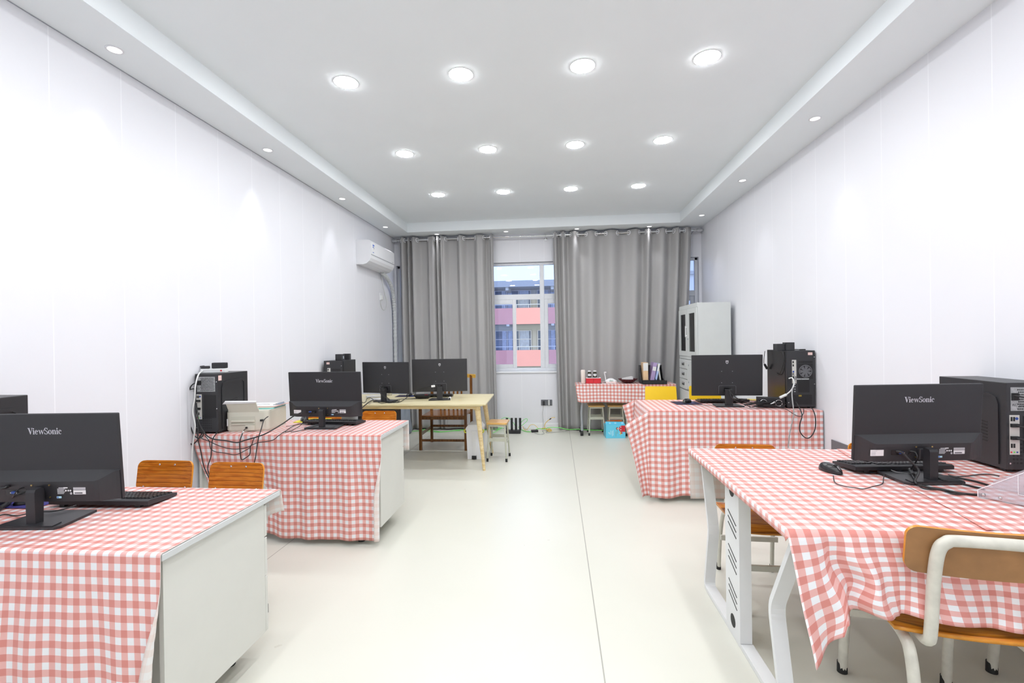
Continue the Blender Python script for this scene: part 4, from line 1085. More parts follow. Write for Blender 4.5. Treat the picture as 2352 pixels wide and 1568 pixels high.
single('mouse_pad', MB().box(-.125, .125, -.11, .11, 0, .003, bev=.001).box(.03, .08, -.02, .06, .0031, .0034, 1), [M_NAVY, M_BLUE], 'navy mouse pad on the right desk by the yellow chairs', 'mouse pad', (1.295, 4.86, .834), R(3))
mo = at(1907, 1078, Z=RZ+.01)
mouse('black mouse with its cord curled on the cloth of the white framed desk', (mo.x, mo.y, RZ+.003), R(12), 1.08)
mouse('black mouse on the navy pad, pale wooden table', (-1.926, 5.95, WZ+.0045), R(-20), .97)
single('mouse_pad', MB().box(-.12, .16, -.10, .10, 0, .003, bev=.001).box(.06, .15, -.06, .03, .0031, .0034, 1), [M_NAVY, M_BLUE], 'navy mouse pad on the pale wooden table', 'mouse pad', (-1.974, 5.96, WZ+.001), R(2))

# ------------------------------------------------------------------ computer towers (origin rear left foot corner, rear towards -y)
def tower(label, loc, rz, w=.19, d=.36, h=.455, psu_top=True, glass_side=False, sticker='side', grp='black computer towers'):
    t = thing('computer_tower', label, 'computer', loc, rz, grp)
    MB().box(0, w, 0, d, .012, h, bev=.003).build('case', M_CASE, t)
    for x in (.03, w-.03):
        for y in (.04, d-.04): MB().box(x-.015, x+.015, y-.015, y+.015, 0, .0125).build('foot', M_RUB, t)
    e = -.0012
    def rect(m, x0, x1, z0, z1, mi=0, dd=.0): return m.box(x0, x1, e-dd, .001, z0, z1, mi)
    if psu_top:
        p = MB(); rect(p, .018, w-.022, h-.135, h-.022)
        p = p.build('power_supply', M_STEEL, t)
        g = MB()
        for i in range(14):
            for j in range(9): g.disc((.05+i*(w-.078)/14+.004*(j % 2), e-.0004, h-.126+j*.0115), .0036, (0, -1, 0), 6)
        g.box(.022, .052, e-.004, e, h-.085, h-.050)
        g.build('grille', M_CASEV, p)
        m = MB(); rect(m, .012, .055, h-.345, h-.155, 0, .001)
        io = m.build('connector_plate', M_IO, t)
        for z in (h-.172, h-.30):
            for x in (.016, .027): MB().box(x, x+.008, e-.002, e-.001, z-.012, z+.008).build('port', M_RUB, io)
        for z in (h-.204, h-.264): MB().box(.014, .046, e-.012, e-.001, z-.008, z+.008).build('cable_plug', M_RUB, io)
        for x, z, r_, mm in ((.043, h-.172, .007, M_BLUE), (.018, h-.333, .004, M_RED), (.031, h-.333, .004, M_GREEN), (.044, h-.333, .004, M_BLUE)):
            MB().cyl((x, e, z), (x, e-.0018, z), r_, n=10).build('round_socket', mm, io)
        m = MB(); rect(m, .072, w-.018, h-.335, h-.16); m.build('fan_vent', M_CASEV, t)
        m = MB()
        for k in range(6):
            for i in range(7): rect(m, .028+i*.016, .036+i*.016, .04+k*.018, .048+k*.018)
        m.build('slot_vents', M_CASEV, t)
    else:
        m = MB(); rect(m, .045, .082, h-.30, h-.085, 0, .001); io = m.build('connector_plate', M_IO, t)
        for z in (h-.105, h-.135, h-.215): MB().box(.049, .061, e-.002, e-.001, z-.01, z+.01).build('port', M_RUB, io)
        MB().box(.047, .070, e-.02, e-.001, h-.265, h-.235).build('cable_plug', M_RUB, io)
        MB().box(.049, .063, e-.002, e-.001, h-.20, h-.185).build('video_socket', M_BLUE, io)
        m = MB(); rect(m, .10, w-.02, h-.115, h-.095); rect(m, .098, w-.02, h-.26, h-.12)
        fv = m.build('fan_vent', M_CASEV, t)
        f = MB().torus((.098/2+(w-.02)/2, e-.001, h-.19), .055, .004, (0, 1, 0), 28, 6)
        for k in range(7):
            a = 2*PI*k/7; c = Vector((.098/2+(w-.02)/2, e-.0012, h-.19))
            f.add([c+Vector((math.cos(a)*.012, 0, math.sin(a)*.012)), c+Vector((math.cos(a+.15)*.05, 0, math.sin(a+.15)*.05)), c+Vector((math.cos(a+.75)*.05, 0, math.sin(a+.75)*.05)), c+Vector((math.cos(a+1.2)*.012, 0, math.sin(a+1.2)*.012))], [(3, 2, 1, 0)])
        f.disc((.098/2+(w-.02)/2, e-.0016, h-.19), .014, (0, -1, 0), 14)
        f.build('fan', M_INK, fv)
        m = MB(); rect(m, .098, w-.05, .145, .27); m.build('expansion_bay', M_CASEV, t)
        m = MB(); rect(m, .05, w-.055, .262, .274, 0, .002)
        for k in range(5): rect(m, .06, .075, .15+k*.022, .157+k*.022)
        m.build('slot_cover', M_STEEL, t)
        m = MB(); rect(m, .055, w-.03, .035, .125); ps = m.build('power_supply', M_CASEV, t)
        MB().box(.10, .125, e-.001, e-.0005, .108, .122).build('caution_label', mat('amber label', srgb(150, 130, 40), .5, var=.1), ps)
    for x, z in ((w-.008, h-.06), (w-.008, h*.42), (.012, h*.1)): MB().cyl((x, .001, z), (x, -.004, z), .004, n=8).build('thumb_screw', M_CHROME, t)
    if glass_side == 'left': MB().box(-.003, .0005, .03, d-.01, .02, h-.01).build('side_glass', M_BLKG, t)
    elif glass_side == 'right': MB().box(w-.0005, w+.003, .03, d-.01, .02, h-.01).build('side_glass', M_BLKG, t)
    else:
        sx = w if glass_side is False else 0; sg = 1 if sx else -1
        rim = [(sx, .045, .03), (sx, .045, h-.11), (sx, .055, h-.08), (sx, .085, h-.066), (sx, d-.07, h-.062), (sx, d-.05, h-.075), (sx, d-.045, h-.10), (sx, d-.045, .03)]
        MB().bar(rim, .012, .016, (1, 0, 0)).build('side_panel_rim', M_BLK2, t)
        v = MB()
        for k in range(7): v.bar([(sx+sg*.0008, .10, h*.30+k*.016), (sx+sg*.0008, d-.13, h*.34+k*.016)], .002, .005, (1, 0, 0))
        v.build('side_vent', M_CASEV, t)
    if sticker == 'side': MB().box(w, w+.0012, .006, .040, h-.052, h-.014).box(w, w+.0016, .012, .034, h-.034, h-.031, 1).build('paper_sticker', [M_PINKL, M_INKL], t)
    elif sticker == 'rear': MB().box(w-.06, w-.022, -.0022, .0, h-.042, h-.018).box(w-.055, w-.027, -.0028, -.002, h-.032, h-.029, 1).build('paper_sticker', [M_PINKL, M_INKL], t)
    elif sticker == 'rear_left': MB().box(.035, .072, -.0022, .0, h-.042, h-.018).box(.04, .066, -.0028, -.002, h-.032, h-.029, 1).build('paper_sticker', [M_PINKL, M_INKL], t)
    return t
tower('black tower against the left wall on the printer desk, white power strip on top', (-2.752, 3.318, D2['zt']+.001), 0, .187, .345, .455)
tower('black tower behind the nearest left monitor, only its top corner in view', (-2.745, 1.66, D1['zt']+.001), 0, .205, .36, .497, sticker=None)
tower('black tower on the pale table by the left wall, two small speakers on top', (-2.725, 5.25, WZ+.0005), 0, .225, .37, .502, psu_top=False, glass_side='right', sticker='rear_left')
tower('black glass sided tower on the right desk, two small speakers on top', (2.098, 4.50, .834), R(0), .245, .40, .528, psu_top=False, glass_side='left', sticker='rear')
TR = tower('black tower on the white framed desk by the right wall', (2.145, 2.455, RZ+.007), 0, .20, .395, .430, glass_side='rim_left', sticker=None)
tx = bpy.data.curves.new('print', 'FONT'); tx.body = 'AC 220V INPUT'; tx.size = .017
to = bpy.data.objects.new('print', tx); C.objects.link(to); dg = bpy.context.evaluated_depsgraph_get(); me = bpy.data.meshes.new_from_object(to.evaluated_get(dg)); bpy.data.objects.remove(to)
me.materials.append(M_INK); o = bpy.data.objects.new('voltage_lettering', me); C.objects.link(o); o.parent = TR; o.rotation_euler = (PI/2, 0, 0); o.location = (.024, -.0022, .430-.112)
p = MB().box(.062, .105, -.0016, .0, .43-.116, .43-.092); p.build('lettering_plate', M_STEEL, TR)
bt = thing('computer_tower', 'black tower standing on the floor under the pale table, behind an orange chair', 'computer', (-2.535, 5.74, 0), 0, 'black computer towers')
MB().box(0, .49, 0, .22, .012, .655, bev=.004).build('case', M_CASE, bt)
for x in (.04, .45):
    for y in (.04, .18): MB().box(x-.015, x+.015, y-.015, y+.015, 0, .0125).build('foot', M_RUB, bt)

def speaker(label, loc, rz, w=.075, d=.075, h=.072, ringed=False):
    t = thing('speaker', label, 'speaker', loc, rz, 'small black desktop speakers')
    MB().box(-w/2, w/2, -d/2, d/2, 0, h, bev=.003).build('cabinet', M_CASE, t)
    MB().cyl((0, d/2+.001, h*.55), (0, d/2-.001, h*.55), w*.36, n=20).build('cone', M_CASEV, t)
    if ringed: MB().box(w/2-.001, w/2+.0012, .0, .012, h*.25, h*.7).build('trim_strip', M_CHROME, t)
    return t
speaker('small black speaker on the left wall tower, with a bright edge strip', (-2.565, 5.335, WZ+.503), R(-8), .082, .07, .074, True)
speaker('small black speaker on the left wall tower, the one farther from the camera', (-2.555, 5.50, WZ+.503), R(10), .076, .07, .074)
z = .834+.5285
a = at(1799, 802, Z=z); speaker('small black speaker on the right desk tower, the lower one nearer the aisle', (2.08, 4.60, z), R(4), .075, .08, .062)
speaker('small black speaker on the right desk tower, the taller one nearer the wall', (2.155, 4.585, z), R(-3), .075, .08, .075)
single('cable_adapter', MB().box(-.025, .025, -.012, .012, 0, .010, bev=.003).tube([(-.025, 0, .005), (-.06, .01, .008), (-.09, .0, .004)], .003, 6), M_BLK, 'small black adapter lying on top of the right desk tower', 'adapter', (2.285, 4.60, z))
# pair of little satellite speakers lying in the cable pile
sp = thing('speaker', 'black twin speaker box with silver rings lying before the right desk tower', 'speaker', (1.985, 4.575, .834), R(-14))
MB().box(-.115, .115, -.03, .045, 0, .092, bev=.004).build('cabinet', M_BLK, sp)
for x in (-.062, .062): MB().torus((x, -.032, .044), .028, .0035, (0, 1, 0), 24, 6).build('ring', M_CHROME, sp); MB().disc((x, -.0308, .044), .027, (0, -1, 0), 20).build('cone', M_CASEV, sp)

# ------------------------------------------------------------------ printer on the second left desk
pt = thing('printer', 'ivory inkjet printer with raised rear paper tray on the left desk', 'printer', (-2.398, 3.405, D2['zt']+.001), R(7))
pw, pd, ph = .163, .335, .168
side = lambda: [(0.012, 0), (.30, 0), (.335, .03), (.335, .13), (.325, .155), (.012, .168), (0, .155), (0, .02)]
m = MB(); o_ = rrect(-pw, pw, 0, pd, .035, 6)
m.prism([(x*.97, .006+y*.97) for x, y in o_], .0, .012, 'z').prism(o_, .012, .150, 'z', smooth=True).prism([(x*.98, .004+y*.98) for x, y in o_], .150, .160, 'z')
m.build('body', M_IVORY, pt)
MB().prism([(x*.985, .003+y*.985) for x, y in rrect(-pw, pw, .085, pd, .03, 6)], .160, .166, 'z').build('scanner_lid_edge', M_TEAL, pt)
MB().prism([(x*.97, .006+y*.97) for x, y in rrect(-pw, pw, .085, pd, .03, 6)], .166, .172, 'z').build('scanner_lid', M_IVORY, pt)
b = MB().box(-pw+.045, pw-.095, -.0012, .001, .018, .118).build('rear_recess', mat('ivory with painted shade', (.58, .57, .48, 1), .5, var=.02), pt)  # darker ivory sheet, the shade of a recess put into its colour
MB().box(-pw+.05, pw-.10, -.014, -.001, .075, .090, bev=.003).box(-pw+.05, pw-.10, -.010, -.001, .055, .062).build('paper_rollers', M_IVORY, b)
MB().box(-.005, .065, -.016, -.001, .012, .052, bev=.002).build('power_brick', M_IVORY, pt)
MB().box(.002, .014, -.026, -.0165, .026, .040).build('power_plug', M_RUB, pt)
MB().prism([(pw-.075, .02), (pw-.02, .02), (pw-.02, .085), (pw-.03, .098), (pw-.065, .098), (pw-.075, .088)], -.0015, .001, 'y').build('cable_recess', M_IVORY, pt)
MB().box(pw-.052, pw-.034, -.020, -.0015, .080, .094).build('data_plug', M_RUB, pt)
Tm = Matrix.Translation((-.012, .03, .098)) @ Matrix.Rotation(R(24), 4, 'X')
tr = MB().prism([(-.115, 0), (.118, 0), (.100, .145), (-.128, .145)], -.006, .0, 'y', M=Tm).build('paper_tray', M_IVORY, pt)
MB().prism([(-.150, .138), (.095, .142), (.105, .155), (-.13, .158)], -.012, .004, 'y', M=Tm).build('tray_flap', M_WHITE, tr)
MB().box(-pw+.012, -pw+.02, -.0005, .0012, .045, .10).build('side_label', M_PAPER, pt)
cl = thing('clipboard', 'clipboard with a scribbled sheet lying on the printer', 'clipboard', (-2.405, 3.64, D2['zt']+.1745), R(4))
MB().box(-.125, .155, -.11, .11, 0, .004).build('board', M_PINKL, cl)
MB().box(-.12, .135, -.105, .105, .0042, .006).build('sheet', M_PAPER, cl)
MB().tube([(-.10, -.05, .0066), (-.06, -.02, .0066), (-.02, -.035, .0066), (.03, -.01, .0066), (.06, -.03, .0066)], .0007, 4).tube([(-.09, 0, .0066), (-.03, .02, .0066), (.04, .01, .0066)], .0007, 4).build('scribble', M_INK, cl)
MB().box(.10, .15, -.055, .055, .006, .012, bev=.002).cyl((.128, -.06, .014), (.128, .06, .014), .006, n=10).build('clip', M_CHROME, cl)
# power strip and adapters on the tower
ps = thing('power_strip', 'white power strip lying on the printer desk tower', 'power strip', (-2.675, 3.42, D2['zt']+.457), R(18))
MB().box(-.085, .095, -.028, .028, 0, .034, bev=.005).build('body', M_WHITE, ps)
MB().box(.055, .067, -.0288, -.0279, .012, .024).build('mark', M_RED, ps)
MB().cyl((-.085, 0, .015), (-.108, -.002, .014), .008, .005, 10).build('cord_collar', M_CABW, ps)
t = thing('power_adapter', 'black power adapter plugged into the white power strip', 'adapter', (-2.652, 3.44, D2['zt']+.4915), R(12))
MB().box(-.04, .062, -.024, .024, 0, .045, bev=.006).build('body', M_BLK, t)
t = thing('power_plug', 'black flat plug beside the adapter on the white power strip', 'plug', (-2.725, 3.398, D2['zt']+.4915), R(18))
MB().box(-.032, .028, -.013, .013, 0, .022, bev=.005).build('body', M_BLK2, t)

# ------------------------------------------------------------------ acrylic stand on the right desk
ac2 = thing('acrylic_stand', 'clear acrylic desk stand with studs at the right edge of the white framed desk', 'stand', (1.712, 2.085, RZ+.0075), R(-53))
sl_ = [(0, 0), (.34, 0), (.34, .29), (.0, .028)]
MB().prism(sl_, 0, .004, 'y').build('side_sheet', M_ACRY, ac2)
MB().prism(sl_, .20, .204, 'y').build('side_sheet', M_ACRY, ac2)
MB().prism([(.115, .035), (.34, .035), (.34, .040), (.115, .040)], .004, .20, 'y').build('shelf_sheet', M_ACRY, ac2)
MB().bar([(0, -.0008, .0), (0, -.0008, .028), (.34, -.0008, .29)], .002, .003, (0, 1, 0)).bar([(.115, -.0012, .115), (.115, -.0012, .040), (.33, -.0012, .022)], .002, .002, (0, 1, 0)).build('edge_highlight', M_ACRE, ac2)  # pale bars paint the glint along the sheet edges
st = MB()
for x, z in ((.016, .012), (.065, .012), (.135, .075), (.195, .075), (.25, .13)): st.ball((x, -.003, z), (.0055, .003, .0055), 10, 6)
st.build('studs', M_CHROME, ac2)
# ------------------------------------------------------------------ things on the folding table
zt = FZ+.002
def on(px, py, z=zt): p = at(px, py, Z=z); return p
yA = 7.335
def X7(px, y=yA): return at(px, 872, Y=y).x
t = thing('vacuum_flask', 'blush white vacuum flask standing at the aisle end of the folding table', 'flask', (X7(1339.2), yA, zt))
MB().lathe([(.0, 0), (.030, 0), (.032, .004), (.034, .17), (.034, .172)]).build('body', M_BOTTLE, t)
MB().lathe([(.0345, .172), (.035, .178), (.0345, .20), (.028, .212), (.0, .213)]).build('cap', M_BOTTLE, t)
yB = 7.45
def jar(label, x, z, m, lid, lab):
    t = thing('jar', label, 'jar', (x, yB, z), 0, 'small glass jars on the red box')
    MB().lathe([(.0, 0), (.026, 0), (.029, .006), (.029, .065), (.022, .082), (.022, .09)]).build('glass', M_JAR, t)
    MB().lathe([(0, .002), (.024, .002), (.027, .01), (.027, .058), (.0, .060)]).build('contents', m, t)
    MB().lathe([(.0235, .088), (.0235, .104), (.0, .106)]).build('lid', lid, t)
    n = 10; vs = []
    for i in range(n+1):
        a = R(-150+120*i/n); 
        for zz in (.018, .055): vs.append((.0297*math.cos(a), .0297*math.sin(a), zz if lab == 0 else (zz if zz > .02 else .012+.018*abs(2*i/n-1))))
    MB().add(vs, [(2*i, 2*i+2, 2*i+3, 2*i+1) for i in range(n)]).build('label', M_PAPER, t)
rb = thing('tissue_box', 'red box with a white recessed top on the folding table', 'box', (X7(1362.6, 7.40), 7.40, zt))
MB().box(-.115, .115, -.055, .055, 0, .078, bev=.003).build('body', M_RED, rb)
MB().box(-.112, .112, -.052, .052, .0785, .086).build('rim', M_PAPER, rb)
MB().box(-.003, .003, -.0565, -.0545, .004, .074).build('seam', mat('dark red seam', srgb(150, 24, 36), .6, var=.02), rb)
MB().box(-.09, .09, -.035, .045, .0862, .0872).build('top_recess', M_INK, rb)
jar('small glass jar with dark herbs and two white labels on the red box', X7(1354, yB), zt+.0875, M_HERB, M_PAPER, 0)
jar('small glass jar with green herbs and a white shield label beside the herb jar', X7(1366.5, yB), zt+.0875, M_HERBG, M_PAPER, 1)
nb = thing('notebook', 'cream notebooks stacked on the folding table under the plastic wrapper', 'notebook', (X7(1398, 7.36), 7.36, zt))
MB().box(-.11, .11, -.06, .07, 0, .011).build('lower_book', M_PAPER, nb)
MB().box(-.095, .11, -.055, .07, .0112, .019).build('upper_book', M_PINKL, nb)
single('pen', MB().cyl((-.05, 0, 0), (.05, 0, .018), .005, n=8), M_RUB, 'dark pen leaning on the notebooks beside the red box', 'pen', (X7(1385, 7.31), 7.31, zt+.004), R(-35))
wr = thing('wrapper', 'crumpled white plastic wrapper with pastel print on the notebooks', 'wrapper', (X7(1403, 7.37), 7.37, zt+.0195))
rnd = random.Random(5)
def crump(u, v):
    th = 2*PI*u; ph = PI/2*v; n = 1+.16*math.sin(5*th+3*ph)+.10*math.sin(9*th-2)
    return (.085*math.cos(th)*math.cos(ph)*n, .05*math.sin(th)*math.cos(ph)*n, max(.0, .046*math.sin(ph)*(1+.25*math.sin(3*th)))), (u, v)
MB().grid(crump, 26, 8, smooth=False).build('sheet', M_PAPER, wr)
MB().tube([(-.03, -.046, .022), (.0, -.05, .026), (.03, -.045, .02)], .006, 6).build('pastel_print', mat('mint print', srgb(196, 232, 222), .5, var=.05), wr)
hn = thing('handset', 'slim white handset standing up behind the wrapper', 'handset', (X7(1392, 7.47), 7.47, zt+.001))
MB().bar([(0, 0, 0), (-.012, .005, .09), (-.024, .008, .155)], .022, .016, (0, 1, 0)).build('body', M_PAPER, hn)
MB().box(-.03, .005, -.012, .022, .15, .168, bev=.005).build('head', M_PAPER, hn)
ds = thing('glass_dish', 'maroon cut glass dish on the folding table', 'dish', (X7(1442, 7.42), 7.42, zt))
MB().lathe([(.0, .004), (.07, .004), (.09, .012), (.135, .048), (.150, .060), (.148, .063), (.130, .054), (.085, .018), (.0, .010)], n=20).build('bowl', M_MAROON, ds)
MB().lathe([(.0, 0), (.068, 0), (.072, .006), (.0, .006)], n=20).build('base', M_MAROON, ds)
tp = thing('tape_dispenser', 'white plastic tool lying across the maroon dish', 'tool', (X7(1441, 7.40), 7.40, zt+.052), R(4))
MB().prism([(-.085, .0), (.075, .0), (.078, .045), (.062, .048), (-.085, .022)], -.018, .018, 'y').build('body', M_PAPER, tp)
MB().bar([(.06, -.019, .038), (.08, -.019, .040), (.08, -.019, .002)], .010, .008, (0, 1, 0)).build('handle', M_WHITE, tp)
yo = 7.34; fx = X7(1496, yo)
og = thing('file_organiser', 'black plastic file organiser with a low front tray, at the cabinet end of the table', 'file organiser', (fx, yo, zt))
m = MB().box(-.165, .185, -.105, -.095, 0, .055).box(-.165, .185, .12, .13, 0, .27).box(-.165, .185, -.10, .125, 0, .008)
for x in (-.165, -.055, .045, .165): m.prism([(-.0, .0), (.225, .0), (.225, .27), (.15, .265), (.05, .08), (.0, .07)], x-.004, x+.004, 'x', M=Matrix.Translation((0, -.095, 0)))
m.build('rack', M_BLK2, og)
m = MB().box(-.16, .20, -.150, -.143, 0, .048).box(-.16, -.154, -.15, -.105, 0, .05).box(.194, .20, -.15, -.105, 0, .05).box(-.16, .20, -.15, -.105, 0, .004)
m.build('front_tray', M_BLK2, og)
def folder(label, x, w, h, mi, tilt, lab, wt_=True):
    t = thing('folder', label, 'folder', (fx+x, yo-.085, zt+.055 if False else zt+.012), 0, 'ring folders in the black organiser')
    M = Matrix.Rotation(R(tilt), 4, 'Y')
    MB().box(-w/2, w/2, 0, .20, 0, h, 0, M, bev=.003).build('cover', mi, t)
    if lab: MB().box(-w/2+.002 if lab == 1 else -w/2+.006, w/2-.002, -.0015, .001, h*.60, h*.985 if lab == 1 else h*.80, 0, M).build('spine_label', M_PAPER, t)
folder('peach folder with a white label standing upright in the organiser', -.098, .075, .305, M_PEACH, 0, 1)
folder('lavender folder leaning in the black organiser', -.010, .058, .31, M_LAV, 11, 2)
folder('pale blue folder with a white spine leaning against the lavender one', .044, .030, .30, M_LBLUE, 12, 1)
folder('thin pale grey folder leaning the other way in the organiser', .125, .022, .29, M_GREYF, -8, 0)
# ------------------------------------------------------------------ blue carton on the floor
bxx = thing('carton', 'sky blue carton on the floor, printed with a figure in a red shirt', 'carton', (.720, 7.10, 0), R(3))
cw, cdp, ch = .287, .235, .205
MB().box(0, cw, 0, cdp, .001, ch).build('box', M_CARD, bxx)
MB().prism([(0, ch), (cw, ch), (cw-.02, ch+.035), (.0-.004, ch+.040)], .03, .036, 'y').build('lid_flap', M_CARD, bxx)
MB().box(.005, cw-.005, .06, cdp, ch+.0005, ch+.003).prism([(.03, ch+.035), (cw-.02, ch+.03), (cw-.04, ch+.05), (.05, ch+.045)], .10, .104, 'y').build('inner_flap', M_ORNG, bxx)
pr = MB(); e = -.0012
S_ = Matrix.Translation((-.022, 0, 0))
pr.prism([(.215, .150), (.228, .176), (.258, .190), (cw+.021, .188), (cw+.021, .096), (.240, .096), (.220, .114)], e, 0, 'y', 0, M=S_)
pr.prism([(.190+.019*math.cos(a*PI/8), .146+.021*math.sin(a*PI/8)) for a in range(16)], e-.0002, 0, 'y', 1, M=S_)
pr.prism([(.199+.015*math.cos(a*PI/8), .144+.015*math.sin(a*PI/8)) for a in range(16)], e-.0006, 0, 'y', 2, M=S_)
pr.prism([(.205, .138), (.226, .136), (.226, .152), (.205, .152)], e-.0003, 0, 'y', 2, M=S_)
pr.box(.236, .248, e-.0004, 0, .158, .174, 3, M=S_).box(.236, .248, e-.0004, 0, .120, .136, 3, M=S_)
pr.prism([(.228, .054), (.245, .052), (.246, .10), (.232, .10)], e, 0, 'y', 4, M=S_).prism([(.245, .068), (.262, .066), (.268, .082), (.25, .098)], e, 0, 'y', 0, M=S_)
for x, z0, z1 in ((.068, .055, .118), (.090, .030, .112), (.104, .042, .126)): pr.box(x, x+.008, e, 0, z0, z1, 3)
pr.prism([(.030, .075), (.042, .095), (.056, .085), (.060, .055), (.050, .060), (.040, .078)], e, 0, 'y', 3)
for x, z0, z1 in ((.145, .030, .10), (.165, .068, .125)): pr.box(x, x+.007, e, 0, z0, z1, 5)
pr.box(.195, .205, e, 0, .070, .080, 3)
for x in (.05, .13, .235): pr.box(x, x+.028, .029-.0006, .0295, ch+.008, ch+.026, 3)
pr.build('lettering', [M_RED, M_INK, M_SKIN, M_CARDW, mat('gold print', srgb(206, 180, 80), .5, var=.1), mat('grey green print', srgb(120, 170, 170), .5, var=.1)], bxx)

# ------------------------------------------------------------------ router and power adapter on the floor
ro = thing('router', 'black router with four flat antennas on the floor under the window', 'router', (-.708, 7.46, 0))
MB().prism([(-.115, .0), (.115, .0), (.118, .045), (-.118, .045)], -.06, .06, 'y').build('body', M_BLK, ro)
for x in (-.108, -.03, .038, .105): MB().box(x-.019, x+.019, .045, .058, .045, .235 if x > -.1 else .235, bev=.004).build('antenna', M_BLK2, ro)
ad = at(1228, 992, Z=.0); t = thing('power_adapter', 'black power adapter lying on the floor between router and curtain', 'adapter', (ad.x, ad.y, 0), R(14))
MB().box(-.055, .055, -.032, .032, 0, .036, bev=.006).build('body', M_BLK, t)
# plastic bag in the corner
bg_ = thing('plastic_bag', 'cloudy plastic bag slumped on the floor at the left curtain', 'bag', (-2.50, 7.36, 0))
def bagf(u, v):
    th = 2*PI*u; z = .66*v; r = (.145-.05*v)*(1+.09*math.sin(4*th+5*v)+.06*math.sin(9*th-7*v))
    if v < .08: r *= .75+.25*v/.08
    if v > .97: r *= .3
    return (r*math.cos(th), r*.8*math.sin(th), z), (u, v)
MB().grid(bagf, 34, 22).build('film', M_BAG, bg_)
MB().ball((0, 0, .16), (.12, .10, .155), 16, 10).build('contents', mat('bagged grey waste', (.42, .44, .46, 1), .8, var=.3, vscale=14), bg_)

# ------------------------------------------------------------------ small things on the other desks
t = thing('dish', 'black oval dish on the pale table before the larger monitor', 'dish', (-1.683, 5.72, WZ+.0005))
MB().lathe([(.0, 0), (.06, 0), (.075, .008), (.105, .045), (.102, .047), (.07, .012), (0, .006)], n=22, M=Matrix.Diagonal((1.15, .75, 1, 1))).build('bowl', M_BLK2, t)
MB().box(.03, .07, -.01, .012, .04, .046).build('red_clip', M_RED, t)
wc = at(1032, 914, Z=WZ); t = thing('webcam', 'small white webcam with a black lens beside the larger monitor foot', 'webcam', (-1.297, 5.56, WZ+.0005))
MB().cyl((0, .02, .022), (0, -.02, .018), .016, n=14).box(-.012, .012, -.012, .012, 0, .008).build('body', M_PAPER, t)
MB().ball((0, -.021, .018), (.011, .005, .011), 12, 8).build('lens', M_BLKG, t)
single('yellow_sticker', MB().disc((0, 0, .0006), .012, (0, 0, 1), 16).disc((0, 0, .0002), .012, (0, 0, -1), 16), M_YEL, 'yellow round sticker on the pale table top', 'sticker', (at(1056, 919, Z=WZ).x, at(1056, 919, Z=WZ).y, WZ+.0006))
t = thing('power_strip', 'white power strip among cables at the wall end of the pale table', 'power strip', (-2.336, 5.77, WZ+.001), R(35))
MB().box(-.09, .09, -.025, .025, 0, .03, bev=.005).build('body', M_WHITE, t)
t = thing('paper_stack', 'white papers lying on the pale table behind the turned monitor', 'papers', (-2.222, 5.655, WZ+.001), R(20))
MB().box(-.10, .10, -.07, .07, 0, .004).build('sheets', M_PAPER, t)
t = thing('small_carton', 'small beige box under the turned monitor on the pale table', 'box', (-2.25, 6.03, WZ+.001), R(-6))
MB().box(-.05, .05, -.035, .035, 0, .055, bev=.002).build('box', mat('beige card', (.55, .52, .42, 1), .6, var=.05), t)
MB().box(-.03, .03, -.0362, -.0348, .012, .03).build('box_print', M_INKL, t)
yb_ = at(1717, 913, Z=.836); t = thing('notebook', 'yellow edged notebook on the right desk behind the monitor', 'notebook', (1.965, 5.03, .834), R(-18))
MB().box(-.10, .12, -.05, .05, 0, .010).build('pages', M_PAPER, t); MB().box(-.102, .122, -.052, .052, .0102, .014).build('cover', mat('mustard cover', srgb(206, 182, 70), .5, var=.05), t)
# ------------------------------------------------------------------ cables
def cable(label, pts, r=.0035, m=None, cat='cable', n=7, group=None, extra=None, name='cable'):
    o = single(name, MB().tube(pts, r, n, sub=8), m or M_CABLE, label, cat, group=group)
    if extra: extra(o)
    return o
def tr_(pxs, **k): return [at(x, y, **k) for x, y in pxs]
# printer desk: bundle by the wall and loops over the cloth front
YC = 3.243
def fr_(pxs, y=YC): return [at(px, py, Y=y) for px, py in pxs]
cable('thick black cable looping from the printer desk tower out to the wall and back', fr_([(458, 875), (440, 885), (432, 910), (428, 940), (432, 985), (430, 1000), (434, 1014), (442, 1020), (452, 1012), (461, 1000), (466, 990)], 3.285), .0045)
cable('second black cable hanging along the wall side of the printer desk tower', fr_([(452, 892), (434, 896), (427, 915), (431, 950), (440, 985), (447, 1000), (456, 1006), (466, 1000), (468, 985)], 3.292), .004)
cable('white power cord hanging from the power strip down beside the printer desk', [at(465, 852, Y=3.37), at(456, 860, Y=3.30)]+fr_([(449, 885), (447, 915), (443, 945), (448, 975), (446, 1000), (442, 1030), (441, 1060), (443, 1085), (440, 1115)], 3.262), .0055, M_CABW)
cable('black lead rising from the plug on the white power strip to the wall', [at(469, 840, Y=3.39), at(458, 842, Y=3.39), at(448, 850, Y=3.38), at(444, 858, Y=3.36), at(436, 870, Y=3.33), at(431, 885, Y=3.30)], .0038)
cable('longest black monitor cable swagged across the cloth of the printer desk', [at(451, 925, Y=3.30), at(456, 965, Y=3.28)]+fr_([(468, 990), (475, 1000), (490, 1008), (520, 1012), (544, 1016), (565, 1010), (590, 1003), (615, 993)], 3.235)+[at(650, 972, Y=3.36), at(675, 955, Y=3.47), at(697, 945, Y=3.545)], .0046)
cable('thin black cable swagged below the longest one on the printer desk cloth', [at(450, 950, Y=3.30), at(455, 985, Y=3.27)]+fr_([(458, 1003), (480, 1013), (505, 1024), (535, 1031), (565, 1028), (590, 1017), (625, 1011), (640, 1000)])+[at(655, 990, Z=D2['zt']+.008), at(680, 975, Z=D2['zt']+.006), at(704, 972, Z=D2['zt']+.006)], .003)
